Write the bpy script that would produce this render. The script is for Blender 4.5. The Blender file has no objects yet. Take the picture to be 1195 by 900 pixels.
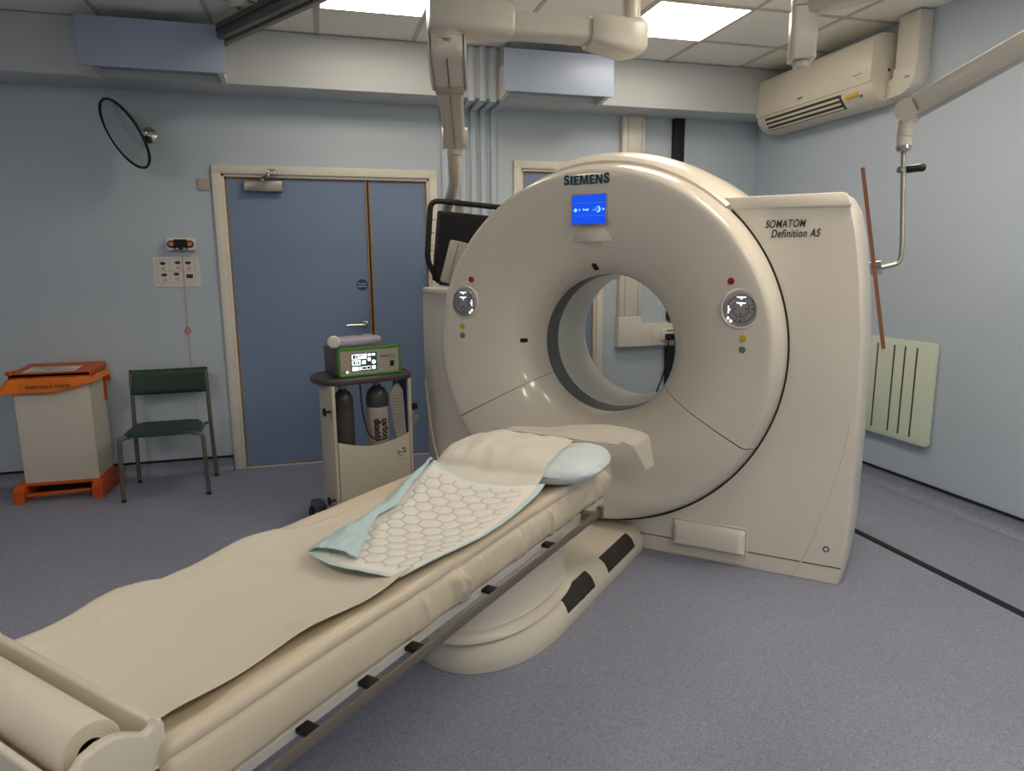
import bpy, bmesh, math, random
from mathutils import Vector, Matrix
random.seed(7)
C = bpy.context.scene.collection
PI = math.pi
R = math.radians

# ------------------------------------------------------------------ materials
def lin(c):
    return tuple(((x/255.0)/12.92 if x/255.0 <= 0.04045 else (((x/255.0)+0.055)/1.055)**2.4) for x in c)

def mat(name, rgb, rough=0.5, metal=0.0, spec=0.5, var=0.04, vscale=6.0, bump=0.0, bscale=60.0,
        coat=0.0, emit=None, estr=0.0, trans=0.0, alpha=1.0, sheen=0.0, ior=1.45):
    m = bpy.data.materials.new(name); m.use_nodes = True
    nt = m.node_tree; n = nt.nodes; b = n['Principled BSDF']
    c = lin(rgb)
    tc = n.new('ShaderNodeTexCoord')
    if var > 0:
        nz = n.new('ShaderNodeTexNoise'); nz.inputs['Scale'].default_value = vscale; nz.inputs['Detail'].default_value = 4
        nt.links.new(tc.outputs['Object'], nz.inputs['Vector'])
        mx = n.new('ShaderNodeMix'); mx.data_type = 'RGBA'
        mx.inputs[6].default_value = (*[x*(1-var) for x in c], 1); mx.inputs[7].default_value = (*[min(1, x*(1+var)) for x in c], 1)
        nt.links.new(nz.outputs['Fac'], mx.inputs[0]); nt.links.new(mx.outputs[2], b.inputs['Base Color'])
    else:
        b.inputs['Base Color'].default_value = (*c, 1)
    b.inputs['Roughness'].default_value = rough; b.inputs['Metallic'].default_value = metal
    b.inputs['Specular IOR Level'].default_value = spec
    b.inputs['IOR'].default_value = ior
    if coat: b.inputs['Coat Weight'].default_value = coat; b.inputs['Coat Roughness'].default_value = 0.05
    if trans: b.inputs['Transmission Weight'].default_value = trans
    if alpha < 1: b.inputs['Alpha'].default_value = alpha
    if emit is not None:
        b.inputs['Emission Color'].default_value = (*lin(emit), 1); b.inputs['Emission Strength'].default_value = estr
    if bump > 0:
        n2 = n.new('ShaderNodeTexNoise'); n2.inputs['Scale'].default_value = bscale; n2.inputs['Detail'].default_value = 5
        bp = n.new('ShaderNodeBump'); bp.inputs['Strength'].default_value = bump; bp.inputs['Distance'].default_value = 0.01
        nt.links.new(tc.outputs['Object'], n2.inputs['Vector']); nt.links.new(n2.outputs['Fac'], bp.inputs['Height'])
        nt.links.new(bp.outputs['Normal'], b.inputs['Normal'])
    return m

WALLC = (182, 196, 207)
M = dict(
    wall=mat('wall_paint', (184, 196, 210), 0.55, var=0.03, vscale=1.2, bump=0.05, bscale=180),
    wallblue=mat('wall_paint_blue', (188, 199, 210), 0.5, var=0.03, vscale=1.2, bump=0.05, bscale=180),
    soffit=mat('soffit_paint', (196, 200, 202), 0.55, var=0.03, vscale=1.5),
    tile=mat('ceiling_tile', (246, 243, 238), 0.9, var=0.03, vscale=3, bump=0.1, bscale=250),
    tbar=mat('ceiling_grid', (196, 190, 180), 0.6),
    frame=mat('door_frame_paint', (222, 216, 204), 0.4, var=0.03, vscale=5),
    leaf=mat('door_leaf_laminate', (120, 139, 169), 0.42, var=0.04, vscale=2.5),
    lip=mat('door_lipping_wood', (158, 120, 80), 0.5, var=0.2, vscale=12),
    steel=mat('brushed_steel', (165, 160, 152), 0.35, metal=0.9, var=0.05, vscale=30),
    chrome=mat('chrome', (215, 212, 205), 0.12, metal=1.0, var=0),
    black=mat('black_rubber', (22, 22, 24), 0.6, var=0.1, vscale=20),
    blackgloss=mat('black_plastic', (18, 18, 20), 0.3, var=0),
    gantry=mat('gantry_plastic', (221, 213, 201), 0.20, var=0.012, vscale=2.0, coat=0.5),
    gantryb=mat('gantry_plastic_side', (225, 217, 205), 0.32, var=0.012, vscale=2.0, coat=0.2),
    liner=mat('bore_liner', (226, 225, 216), 0.3, var=0.05, vscale=7),
    band=mat('bore_window_band', (95, 97, 98), 0.35, var=0.1, vscale=9),
    seam=mat('dark_seam', (45, 42, 38), 0.8, var=0),
    petrol=mat('petrol_print', (10, 70, 78), 0.5, var=0),
    darkprint=mat('dark_print', (52, 50, 50), 0.5, var=0),
    screen=mat('gantry_screen', (5, 60, 200), 0.2, var=0, emit=(0, 74, 222), estr=1.0),
    scrline=mat('screen_line', (40, 120, 230), 0.3, var=0, emit=(40, 125, 240), estr=1.0),
    scricon=mat('screen_icon', (150, 220, 240), 0.3, var=0, emit=(150, 225, 245), estr=1.1),
    padgrey=mat('keypad_grey', (158, 157, 156), 0.3, metal=0.25, var=0.03),
    padline=mat('keypad_line', (72, 72, 72), 0.4, var=0),
    padglow=mat('keypad_glow', (240, 245, 255), 0.3, var=0, emit=(238, 243, 255), estr=1.6),
    red=mat('red_button', (150, 28, 40), 0.35, var=0),
    yellow=mat('yellow_button', (190, 168, 30), 0.4, var=0),
    grey=mat('grey_button', (112, 114, 116), 0.4, var=0),
    vinyl=mat('mattress_vinyl', (212, 199, 178), 0.36, var=0.04, vscale=6, bump=0.06, bscale=25, coat=0.15),
    tablep=mat('table_plastic', (216, 208, 194), 0.34, var=0.015, vscale=3, coat=0.15),
    tableund=mat('table_underside', (206, 205, 200), 0.4, var=0.02),
    rail=mat('rail_metal', (142, 132, 122), 0.36, metal=0.75, var=0.05, vscale=20),
    pedal=mat('pedal_rubber', (48, 44, 42), 0.7, var=0.1, vscale=60, bump=0.4, bscale=300),
    paper=mat('couch_paper', (214, 206, 193), 0.85, var=0.015, vscale=8, bump=0.25, bscale=14, spec=0.2),
    paperpil=mat('pillow_paper', (226, 220, 209), 0.85, var=0.02, vscale=8, bump=0.3, bscale=16, spec=0.2),
    roll=mat('paper_roll_white', (218, 210, 197), 0.9, var=0.02, vscale=20, bump=0.1, bscale=120, spec=0.2),
    bluepad=mat('pad_blue_film', (190, 214, 220), 0.5, var=0.06, vscale=16, bump=0.35, bscale=30),
    pillowb=mat('pillow_blue_fabric', (216, 226, 230), 0.75, var=0.04, vscale=26, bump=0.35, bscale=45),
    arm=mat('arm_lacquer', (214, 206, 192), 0.35, var=0.02, vscale=4, coat=0.1),
    cart=mat('cart_enamel', (196, 187, 170), 0.4, var=0.02),
    cartdark=mat('cart_tray_plastic', (72, 66, 66), 0.45, var=0.05),
    cartblue=mat('cart_blue_panel', (28, 42, 104), 0.45, var=0.04),
    castgrey=mat('caster_grey', (92, 88, 92), 0.5, var=0.04),
    green=mat('device_green', (72, 142, 40), 0.35, var=0.02),
    devgrey=mat('device_case_grey', (88, 84, 86), 0.45, var=0.03),
    devface=mat('device_face_silver', (176, 168, 156), 0.4, metal=0.2, var=0.02),
    lcd=mat('device_screen_dark', (30, 36, 34), 0.2, var=0, emit=(60, 72, 66), estr=0.5),
    lcdw=mat('device_screen_white', (240, 248, 245), 0.3, var=0, emit=(240, 250, 248), estr=1.5),
    lcdg=mat('device_screen_green', (200, 245, 215), 0.3, var=0, emit=(200, 248, 220), estr=1.3),
    cylw=mat('cylinder_paint_pale', (178, 166, 158), 0.4, var=0.04),
    cyld=mat('cylinder_paint_grey', (74, 72, 72), 0.4, var=0.05),
    cyls=mat('cylinder_shoulder', (62, 60, 60), 0.35, var=0.04),
    tag=mat('paper_tag', (160, 154, 144), 0.7, var=0.03),
    chairg=mat('chair_green_vinyl', (38, 58, 50), 0.42, var=0.06, vscale=12, bump=0.08, bscale=160),
    chairm=mat('chair_grey_metal', (112, 108, 100), 0.42, metal=0.5, var=0.03),
    binw=mat('bin_body', (205, 198, 186), 0.45, var=0.03),
    bino=mat('bin_orange', (196, 84, 26), 0.45, var=0.05),
    bag=mat('orange_bag_film', (232, 120, 24), 0.35, var=0.12, vscale=14, bump=0.5, bscale=24),
    label=mat('paper_label', (222, 218, 208), 0.7, var=0.02),
    mirror=mat('mirror_glass', (225, 225, 222), 0.02, metal=1.0, var=0),
    white=mat('white_plastic', (226, 222, 214), 0.4, var=0.01),
    redprint=mat('red_print', (190, 110, 90), 0.6, var=0.1),
    pinkprint=mat('pink_print', (206, 176, 160), 0.7, var=0.1),
    orange=mat('cord_orange', (196, 116, 92), 0.5, var=0),
    signblue=mat('sign_blue', (10, 72, 130), 0.4, var=0),
    boxblue=mat('box_blue_enamel', (164, 176, 200), 0.4, var=0.05, vscale=3),
    trunk=mat('trunking_white', (216, 210, 200), 0.42, var=0.01),
    ac=mat('air_conditioner_white', (220, 212, 196), 0.38, var=0.01),
    acdark=mat('vent_dark', (60, 58, 54), 0.6, var=0),
    gold=mat('gold_label', (214, 170, 40), 0.5, var=0.1),
    rad=mat('pale_green_enamel', (206, 216, 200), 0.4, var=0.02),
    slot=mat('slot_brown', (78, 62, 48), 0.8, var=0.3, vscale=30),
    beige=mat('beige_plate', (186, 172, 152), 0.5, var=0.03),
    trackm=mat('track_aluminium', (118, 116, 112), 0.4, metal=0.6, var=0.03),
    trackd=mat('track_dark_grey', (64, 64, 64), 0.6, var=0),  # dark grey of the slot strips and end cap
    copper=mat('shield_edge_brown', (150, 98, 74), 0.35, var=0.08, vscale=9),
    monitor=mat('monitor_black', (26, 26, 28), 0.4, var=0.03),
    devbeige=mat('panel_housing_grey', (150, 146, 138), 0.45, var=0.02),
    panelsoft=mat('light_diffuser_dimmed', (255, 255, 255), 0.5, var=0, emit=(255, 243, 222), estr=13.0),
    panel=mat('light_diffuser', (255, 255, 255), 0.5, var=0, emit=(255, 243, 221), estr=25.0),
    teal=mat('socket_teal', (20, 130, 120), 0.5, var=0),
    cream=mat('tube_cream', (222, 214, 198), 0.7, var=0.05, bump=0.3, bscale=60),
)
# clear plastic wrap and acrylic
M['wrap'] = mat('clear_wrap', (225, 215, 235), 0.22, var=0, trans=0.0, alpha=0.32, bump=0.6, bscale=45)
M['thinpaper'] = mat('thin_paper', (222, 214, 202), 0.85, var=0.02, vscale=8, bump=0.3, bscale=18, spec=0.2, alpha=.72)
M['acrylic'] = mat('lead_acrylic', (215, 165, 130), 0.05, var=0, trans=0.9, ior=1.3)

def floor_mat():
    m = bpy.data.materials.new('speckled_vinyl'); m.use_nodes = True
    nt = m.node_tree; n = nt.nodes; b = n['Principled BSDF']
    tc = n.new('ShaderNodeTexCoord')
    v = n.new('ShaderNodeTexVoronoi'); v.inputs['Scale'].default_value = 270
    nz = n.new('ShaderNodeTexNoise'); nz.inputs['Scale'].default_value = 150; nz.inputs['Detail'].default_value = 6; nz.inputs['Roughness'].default_value = 0.8
    big = n.new('ShaderNodeTexNoise'); big.inputs['Scale'].default_value = 1.3; big.inputs['Detail'].default_value = 3
    for x in (v, nz, big): nt.links.new(tc.outputs['Object'], x.inputs['Vector'])
    r1 = n.new('ShaderNodeValToRGB')
    e = r1.color_ramp.elements
    e[0].position = 0.05; e[0].color = (*lin((114, 121, 149)), 1)
    e[1].position = 0.95; e[1].color = (*lin((166, 164, 166)), 1)
    k = e.new(0.45); k.color = (*lin((136, 141, 163)), 1)
    k = e.new(0.7); k.color = (*lin((147, 149, 163)), 1)
    nt.links.new(v.outputs['Color'], r1.inputs['Fac'])
    r2 = n.new('ShaderNodeValToRGB')
    r2.color_ramp.elements[0].position = 0.35; r2.color_ramp.elements[0].color = (0.88, 0.885, 0.91, 1)
    r2.color_ramp.elements[1].position = 0.68; r2.color_ramp.elements[1].color = (1.08, 1.08, 1.07, 1)
    nt.links.new(nz.outputs['Fac'], r2.inputs['Fac'])
    mx = n.new('ShaderNodeMix'); mx.data_type = 'RGBA'; mx.blend_type = 'MULTIPLY'; mx.inputs[0].default_value = 1
    nt.links.new(r1.outputs['Color'], mx.inputs[6]); nt.links.new(r2.outputs['Color'], mx.inputs[7])
    r3 = n.new('ShaderNodeValToRGB')
    r3.color_ramp.elements[0].position = 0.3; r3.color_ramp.elements[0].color = (0.93, 0.93, 0.94, 1)
    r3.color_ramp.elements[1].position = 0.7; r3.color_ramp.elements[1].color = (1.05, 1.04, 1.02, 1)
    nt.links.new(big.outputs['Fac'], r3.inputs['Fac'])
    m2 = n.new('ShaderNodeMix'); m2.data_type = 'RGBA'; m2.blend_type = 'MULTIPLY'; m2.inputs[0].default_value = 1
    nt.links.new(mx.outputs[2], m2.inputs[6]); nt.links.new(r3.outputs['Color'], m2.inputs[7])
    nt.links.new(m2.outputs[2], b.inputs['Base Color'])
    b.inputs['Roughness'].default_value = 0.46; b.inputs['Specular IOR Level'].default_value = 0.4
    bp = n.new('ShaderNodeBump'); bp.inputs['Strength'].default_value = 0.12; bp.inputs['Distance'].default_value = 0.002
    nt.links.new(nz.outputs['Fac'], bp.inputs['Height']); nt.links.new(bp.outputs['Normal'], b.inputs['Normal'])
    return m
M['floor'] = floor_mat()

def hex_mat():
    """quilted pad: printed hexagons in the UV plane (uv in metres)"""
    m = bpy.data.materials.new('quilted_pad'); m.use_nodes = True
    nt = m.node_tree; n = nt.nodes; b = n['Principled BSDF']; L = nt.links.new
    uv = n.new('ShaderNodeUVMap'); uv.uv_map = 'UVMap'
    def vm(op, a, bb=None, val=None):
        x = n.new('ShaderNodeVectorMath'); x.operation = op
        L(a, x.inputs[0])
        if bb is not None: L(bb, x.inputs[1])
        if val is not None:
            if op == 'SCALE': x.inputs['Scale'].default_value = val
            else: x.inputs[1].default_value = val
        return x
    def mt(op, a, bb=None, val=None, c=None):
        x = n.new('ShaderNodeMath'); x.operation = op
        L(a, x.inputs[0])
        if bb is not None: L(bb, x.inputs[1])
        if val is not None: x.inputs[1].default_value = val
        return x
    q = vm('SCALE', uv.outputs[0], val=1/0.060).outputs[0]
    s = (1.0, 1.7320508, 1.0)
    def cell(src):
        d = vm('DIVIDE', src, val=s).outputs[0]
        f = vm('FRACTION', d).outputs[0]
        mm = vm('MULTIPLY', f, val=s).outputs[0]
        return vm('SUBTRACT', mm, val=(0.5, 0.8660254, 0)).outputs[0]
    a = cell(q); bq = cell(vm('SUBTRACT', q, val=(0.5, 0.8660254, 0)).outputs[0])
    da = vm('LENGTH', vm('MULTIPLY', a, val=(1, 1, 0)).outputs[0]).outputs['Value']; db = vm('LENGTH', vm('MULTIPLY', bq, val=(1, 1, 0)).outputs[0]).outputs['Value']
    sel = mt('LESS_THAN', da, db)
    mv = n.new('ShaderNodeMix'); mv.data_type = 'VECTOR'
    L(sel.outputs[0], mv.inputs[0]); L(bq, mv.inputs[4]); L(a, mv.inputs[5])
    ab = vm('ABSOLUTE', mv.outputs[1]).outputs[0]
    dt = vm('DOT_PRODUCT', ab, val=(0.5, 0.8660254, 0)).outputs['Value']
    sx = n.new('ShaderNodeSeparateXYZ'); L(ab, sx.inputs[0])
    hd = mt('MAXIMUM', dt, sx.outputs[0]).outputs[0]
    r = n.new('ShaderNodeValToRGB'); L(hd, r.inputs['Fac'])
    r.color_ramp.elements[0].position = 0.405; r.color_ramp.elements[0].color = (*lin((240, 234, 226)), 1)
    r.color_ramp.elements[1].position = 0.492; r.color_ramp.elements[1].color = (*lin((192, 199, 200)), 1)
    # border without quilting
    s2 = n.new('ShaderNodeSeparateXYZ'); L(uv.outputs[0], s2.inputs[0])
    def edge(sock, lo, hi):
        g = n.new('ShaderNodeMath'); g.operation = 'GREATER_THAN'; L(sock, g.inputs[0]); g.inputs[1].default_value = lo
        h = n.new('ShaderNodeMath'); h.operation = 'LESS_THAN'; L(sock, h.inputs[0]); h.inputs[1].default_value = hi
        k = n.new('ShaderNodeMath'); k.operation = 'MULTIPLY'; L(g.outputs[0], k.inputs[0]); L(h.outputs[0], k.inputs[1]); return k.outputs[0]
    i1 = edge(s2.outputs[0], 0.045, 0.355); i2 = edge(s2.outputs[1], 0.06, 0.74)
    ii = n.new('ShaderNodeMath'); ii.operation = 'MULTIPLY'; L(i1, ii.inputs[0]); L(i2, ii.inputs[1])
    mx = n.new('ShaderNodeMix'); mx.data_type = 'RGBA'; L(ii.outputs[0], mx.inputs[0])
    mx.inputs[6].default_value = (*lin((240, 235, 228)), 1); L(r.outputs['Color'], mx.inputs[7])
    o1 = edge(s2.outputs[0], 0.022, 0.378); o2 = edge(s2.outputs[1], 0.026, 0.774)
    oo = n.new('ShaderNodeMath'); oo.operation = 'MULTIPLY'; L(o1, oo.inputs[0]); L(o2, oo.inputs[1])
    mo = n.new('ShaderNodeMix'); mo.data_type = 'RGBA'; L(oo.outputs[0], mo.inputs[0])
    mo.inputs[6].default_value = (*lin((204, 222, 226)), 1); L(mx.outputs[2], mo.inputs[7])
    L(mo.outputs[2], b.inputs['Base Color'])
    b.inputs['Roughness'].default_value = 0.8
    inv = n.new('ShaderNodeMath'); inv.operation = 'MULTIPLY'; L(hd, inv.inputs[0]); inv.inputs[1].default_value = -1
    pw = n.new('ShaderNodeMath'); pw.operation = 'MULTIPLY'; L(inv.outputs[0], pw.inputs[0]); L(ii.outputs[0], pw.inputs[1])
    bp = n.new('ShaderNodeBump'); bp.inputs['Strength'].default_value = 0.7; bp.inputs['Distance'].default_value = 0.02
    L(pw.outputs[0], bp.inputs['Height']); L(bp.outputs['Normal'], b.inputs['Normal'])
    return m
M['quilt'] = hex_mat()

# ------------------------------------------------------------------ builders
def mx_at(loc=(0, 0, 0), rot=(0, 0, 0)):
    from mathutils import Euler
    return Matrix.Translation(loc) @ Euler(rot).to_matrix().to_4x4()

def lookz(p0, p1):
    d = Vector(p1) - Vector(p0)
    q = d.to_track_quat('Z', 'Y')
    return Matrix.Translation(p0) @ q.to_matrix().to_4x4(), d.length

class MB:
    def __init__(s): s.bm = bmesh.new(); s.mi = 0
    def _add(s, vs, fs, T=None):
        nv = [s.bm.verts.new((T @ Vector(v)) if T is not None else v) for v in vs]
        out = []
        for f in fs:
            try:
                ff = s.bm.faces.new([nv[i] for i in f]); ff.material_index = s.mi; out.append(ff)
            except ValueError: pass
        return nv, out
    def box(s, x0, x1, y0, y1, z0, z1, bev=0.0, T=None, seg=2):
        vs = [(x, y, z) for x in (x0, x1) for y in (y0, y1) for z in (z0, z1)]
        fs = [(0, 1, 3, 2), (4, 6, 7, 5), (0, 4, 5, 1), (2, 3, 7, 6), (0, 2, 6, 4), (1, 5, 7, 3)]
        nv, nf = s._add(vs, fs, T)
        if bev > 0:
            es = set(e for f in nf for e in f.edges)
            bmesh.ops.bevel(s.bm, geom=list(es), offset=bev, segments=seg, profile=0.5, affect='EDGES')
        return s
    def prism(s, poly, h0, h1, plane='xy', bev=0.0, T=None, seg=2):
        def P(a, b, h):
            return (a, b, h) if plane == 'xy' else ((a, h, b) if plane == 'xz' else (h, a, b))
        n = len(poly)
        vs = [P(a, b, h0) for a, b in poly] + [P(a, b, h1) for a, b in poly]
        fs = [tuple(range(n)), tuple(range(2*n-1, n-1, -1))] + [(i, (i+1) % n, n+(i+1) % n, n+i) for i in range(n)]
        nv, nf = s._add(vs, fs, T)
        bmesh.ops.recalc_face_normals(s.bm, faces=nf)
        if bev > 0:
            es = set(nf[0].edges) | set(nf[1].edges)
            bmesh.ops.bevel(s.bm, geom=list(es), offset=bev, segments=seg, profile=0.5, affect='EDGES')
        return s
    def cyl(s, p0, p1, r0, r1=None, n=24, caps=True):
        r1 = r0 if r1 is None else r1
        T, L = lookz(p0, p1)
        vs = [(r0*math.cos(2*PI*i/n), r0*math.sin(2*PI*i/n), 0) for i in range(n)] + [(r1*math.cos(2*PI*i/n), r1*math.sin(2*PI*i/n), L) for i in range(n)]
        fs = [(i, (i+1) % n, n+(i+1) % n, n+i) for i in range(n)]
        if caps: fs += [tuple(range(n-1, -1, -1)), tuple(range(n, 2*n))]
        s._add(vs, fs, T); return s
    def lathe(s, prof, p0, p1, n=32, a0=0.0, a1=2*PI, endcaps=False, closed=False):
        """prof = [(radius, height)], axis from p0 to p1"""
        T, L = lookz(p0, p1)
        return s.lathe_T(prof, T, n, a0, a1, endcaps, closed)
    def lathe_T(s, prof, T, n=32, a0=0.0, a1=2*PI, endcaps=False, closed=False):
        full = abs((a1-a0)-2*PI) < 1e-6
        m = n if full else n+1; k = len(prof); vs = []
        for i in range(m):
            a = a0+(a1-a0)*i/n
            for r, h in prof: vs.append((r*math.cos(a), r*math.sin(a), h))
        fs = []
        for i in range(n):
            j = (i+1) % m
            for q in range(k if closed else k-1):
                w = (q+1) % k
                fs.append((i*k+q, j*k+q, j*k+w, i*k+w))
        if endcaps and not full:
            fs.append(tuple(range(k-1, -1, -1))); fs.append(tuple((m-1)*k+q for q in range(k)))
        nv, nf = s._add(vs, fs, T)
        bmesh.ops.remove_doubles(s.bm, verts=[v for v in nv if v.is_valid], dist=1e-6)
        return s
    def tube(s, pts, r, n=12, caps=True, closed=False):
        P = [Vector(p) for p in pts]; k = len(P)
        rr = r if isinstance(r, (list, tuple)) else [r]*k
        d0 = (P[1]-P[0]).normalized()
        up = Vector((0, 0, 1)) if abs(d0.z) < 0.9 else Vector((1, 0, 0))
        u = d0.cross(up).normalized(); vs = []
        prev = d0
        for i in range(k):
            if closed: d = (P[(i+1) % k]-P[i-1]).normalized()
            else: d = (P[min(i+1, k-1)]-P[max(i-1, 0)]).normalized()
            q = prev.rotation_difference(d); u = q @ u; u = (u-d*u.dot(d)).normalized(); v = d.cross(u); prev = d
            for j in range(n):
                a = 2*PI*j/n; vs.append(P[i]+(u*math.cos(a)+v*math.sin(a))*rr[i])
        fs = []
        for i in range(k if closed else k-1):
            i2 = (i+1) % k
            for j in range(n): fs.append((i*n+j, i*n+(j+1) % n, i2*n+(j+1) % n, i2*n+j))
        if caps and not closed: fs += [tuple(range(n-1, -1, -1)), tuple(range((k-1)*n, k*n))]
        s._add(vs, fs); return s
    def strip(s, pts, w, h, up=(0, 0, 1), bev=0.0):
        """rectangular bar from pts[0] to pts[-1]: w sideways, h along up"""
        P = [Vector(p) for p in pts]; U = Vector(up); vs = []; fs = []
        for i, p in enumerate(P):
            d = (P[min(i+1, len(P)-1)]-P[max(i-1, 0)]).normalized()
            sd = d.cross(U).normalized(); u2 = sd.cross(d).normalized()
            for a, b in ((-1, -1), (1, -1), (1, 1), (-1, 1)): vs.append(p+sd*(a*w/2)+u2*(b*h/2))
        for i in range(len(P)-1):
            for j in range(4): fs.append((i*4+j, i*4+(j+1) % 4, i*4+4+(j+1) % 4, i*4+4+j))
        fs += [(3, 2, 1, 0), tuple(len(P)*4-4+j for j in range(4))]
        nv, nf = s._add(vs, fs)
        bmesh.ops.recalc_face_normals(s.bm, faces=nf)
        if bev > 0:
            es = set(e for f in nf for e in f.edges)
            bmesh.ops.bevel(s.bm, geom=list(es), offset=bev, segments=2, profile=0.5, affect='EDGES')
        return s
    def grid(s, f, nu, nv_, uvf=None, closed_u=False):
        vs = []; mu = nu if closed_u else nu+1
        for i in range(mu):
            for j in range(nv_+1): vs.append(f(i/nu, j/nv_))
        fs = []
        for i in range(nu):
            i2 = (i+1) % mu
            for j in range(nv_): fs.append((i*(nv_+1)+j, i2*(nv_+1)+j, i2*(nv_+1)+j+1, i*(nv_+1)+j+1))
        V, F = s._add(vs, fs)
        if uvf:
            lay = s.bm.loops.layers.uv.new('UVMap')
            idx = {v: i for i, v in enumerate(V)}
            for fc in F:
                for lp in fc.loops:
                    k = idx[lp.vert]; lp[lay].uv = uvf((k//(nv_+1))/nu, (k % (nv_+1))/nv_)
        return s
    def sphere(s, c, r, sc=(1, 1, 1), n=16):
        prof = []
        res = bmesh.ops.create_uvsphere(s.bm, u_segments=n*2, v_segments=n, radius=r, matrix=Matrix.Translation(c) @ Matrix.Diagonal((*sc, 1)))
        for v in res['verts']:
            for f in v.link_faces: f.material_index = s.mi
        return s
    def build(s, name, m, parent=None, smooth=35, solid=0.0, sub=0, recalc=True):
        if recalc: bmesh.ops.recalc_face_normals(s.bm, faces=s.bm.faces[:])
        me = bpy.data.meshes.new(name); s.bm.to_mesh(me); s.bm.free()
        for x in (m if isinstance(m, list) else [m]): me.materials.append(M[x] if isinstance(x, str) else x)
        if smooth:
            me.shade_smooth(); me.set_sharp_from_angle(angle=R(smooth))
        o = bpy.data.objects.new(name, me); C.objects.link(o)
        if parent is not None: o.parent = parent
        if solid:
            md = o.modifiers.new('solid', 'SOLIDIFY'); md.thickness = solid; md.offset = 0
        if sub:
            md = o.modifiers.new('sub', 'SUBSURF'); md.levels = sub; md.render_levels = sub
        return o

def rpath(pts, rad, seg=6):
    """polyline with rounded corners"""
    P = [Vector(p) for p in pts]; out = [P[0]]
    for i in range(1, len(P)-1):
        a = (P[i-1]-P[i]); b = (P[i+1]-P[i]); r = min(rad, a.length*0.49, b.length*0.49)
        A = P[i]+a.normalized()*r; B = P[i]+b.normalized()*r
        for k in range(seg+1):
            t = k/seg; out.append(A*(1-t)**2+P[i]*2*t*(1-t)+B*t*t)
    out.append(P[-1]); return out

def rrect(x0, x1, y0, y1, r, seg=6):
    out = []
    for cx, cy, a in ((x1-r, y0+r, -90), (x1-r, y1-r, 0), (x0+r, y1-r, 90), (x0+r, y0+r, 180)):
        for k in range(seg+1):
            t = R(a+90*k/seg); out.append((cx+r*math.cos(t), cy+r*math.sin(t)))
    return out

def text(name, body, size, m, parent, loc, rot, extr=0.0006, off=0.0, align='LEFT', shear=0.0, sx=1.0, sp=1.0):
    cu = bpy.data.curves.new(name, 'FONT'); cu.body = body; cu.size = size; cu.extrude = extr; cu.offset = off
    cu.align_x = align; cu.align_y = 'CENTER'; cu.shear = shear; cu.space_character = sp
    t = bpy.data.objects.new('t', cu); C.objects.link(t)
    bpy.context.view_layer.update()
    me = bpy.data.meshes.new_from_object(t.evaluated_get(bpy.context.evaluated_depsgraph_get()))
    bpy.data.objects.remove(t); me.name = name
    me.materials.clear(); me.materials.append(M[m])
    o = bpy.data.objects.new(name, me); C.objects.link(o); o.parent = parent
    o.location = loc; o.rotation_euler = rot; o.scale = (sx, 1, 1)
    return o

def tag(o, label, cat, group=None):
    o['label'] = label; o['category'] = cat
    if group: o['group'] = group
    return o
def thing(name, label, cat, loc=(0, 0, 0), rz=0.0, group=None):
    o = bpy.data.objects.new(name, None); C.objects.link(o); o.location = loc; o.rotation_euler = (0, 0, rz)
    o.empty_display_size = 0.1
    return tag(o, label, cat, group)
def struct(o): o['kind'] = 'structure'; return o
def pl(o, label): o['label'] = label; return o

# ------------------------------------------------------------------ room
YB, YS, XR, ZC = 5.046, 4.727, 3.458, 2.839
XL, YF = -3.1, -2.0
ZS = 2.519
m = MB(); m.box(XL, XR, YF, YB, -0.12, 0.0)
struct(m.build('floor', 'floor'))
# door openings in the back wall: D1 x -0.60..0.80 (z 2.035), D2 x 1.455..2.105 (z 2.13)
D1 = (-0.596, 0.794, 2.03); D2 = (1.47, 2.09, 2.12)
m = MB()
for x0, x1, z0, z1 in ((XL, D1[0], 0, ZC+.1), (D1[0], D1[1], D1[2], ZC+.1), (D1[1], D2[0], 0, ZC+.1), (D2[0], D2[1], D2[2], ZC+.1), (D2[1], XR+.12, 0, ZC+.1)):
    m.box(x0, x1, YB, YB+.14, z0, z1)
struct(m.build('wall_back', 'wallblue', smooth=0))
m = MB(); m.box(XR, XR+.12, YF, YB, 0, ZC+.1); struct(m.build('wall_right', 'wall'))
m = MB()
m.box(XL-.12, XL, YF, 3.2, 0, ZC+.1); m.box(XL-.12, XL, 4.2, YB, 0, ZC+.1); m.box(XL-.12, XL, 3.2, 4.2, 2.04, ZC+.1)
struct(m.build('wall_left', 'wall', smooth=0))
m = MB(); m.box(XL-.12, XR+.12, YF-.12, YF, 0, ZC+.1); struct(m.build('wall_front', 'wall'))
m = MB(); m.box(XL, XR, YS, YB, ZS, ZC, bev=0.004); struct(m.build('wall_bulkhead', 'soffit'))
# ceiling: tiles with a lowered grid
GX = -1.1324; GY = 4.27
m = MB(); m.mi = 0
m.box(XL, XR, YF, YB, ZC+.006, ZC+.1)
m.mi = 1
k = -4
while GX+.6*k < XR:
    x = GX+.6*k
    if x > XL: m.box(x-.012, x+.012, YF, YS, ZC, ZC+.012)
    k += 1
for j in range(-1, 12):
    y = GY-.6*j
    if y < YS: m.box(XL, XR, y-.012, y+.012, ZC+.0005, ZC+.012)
struct(m.build('ceiling', ['tile', 'tbar'], smooth=0))

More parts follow.
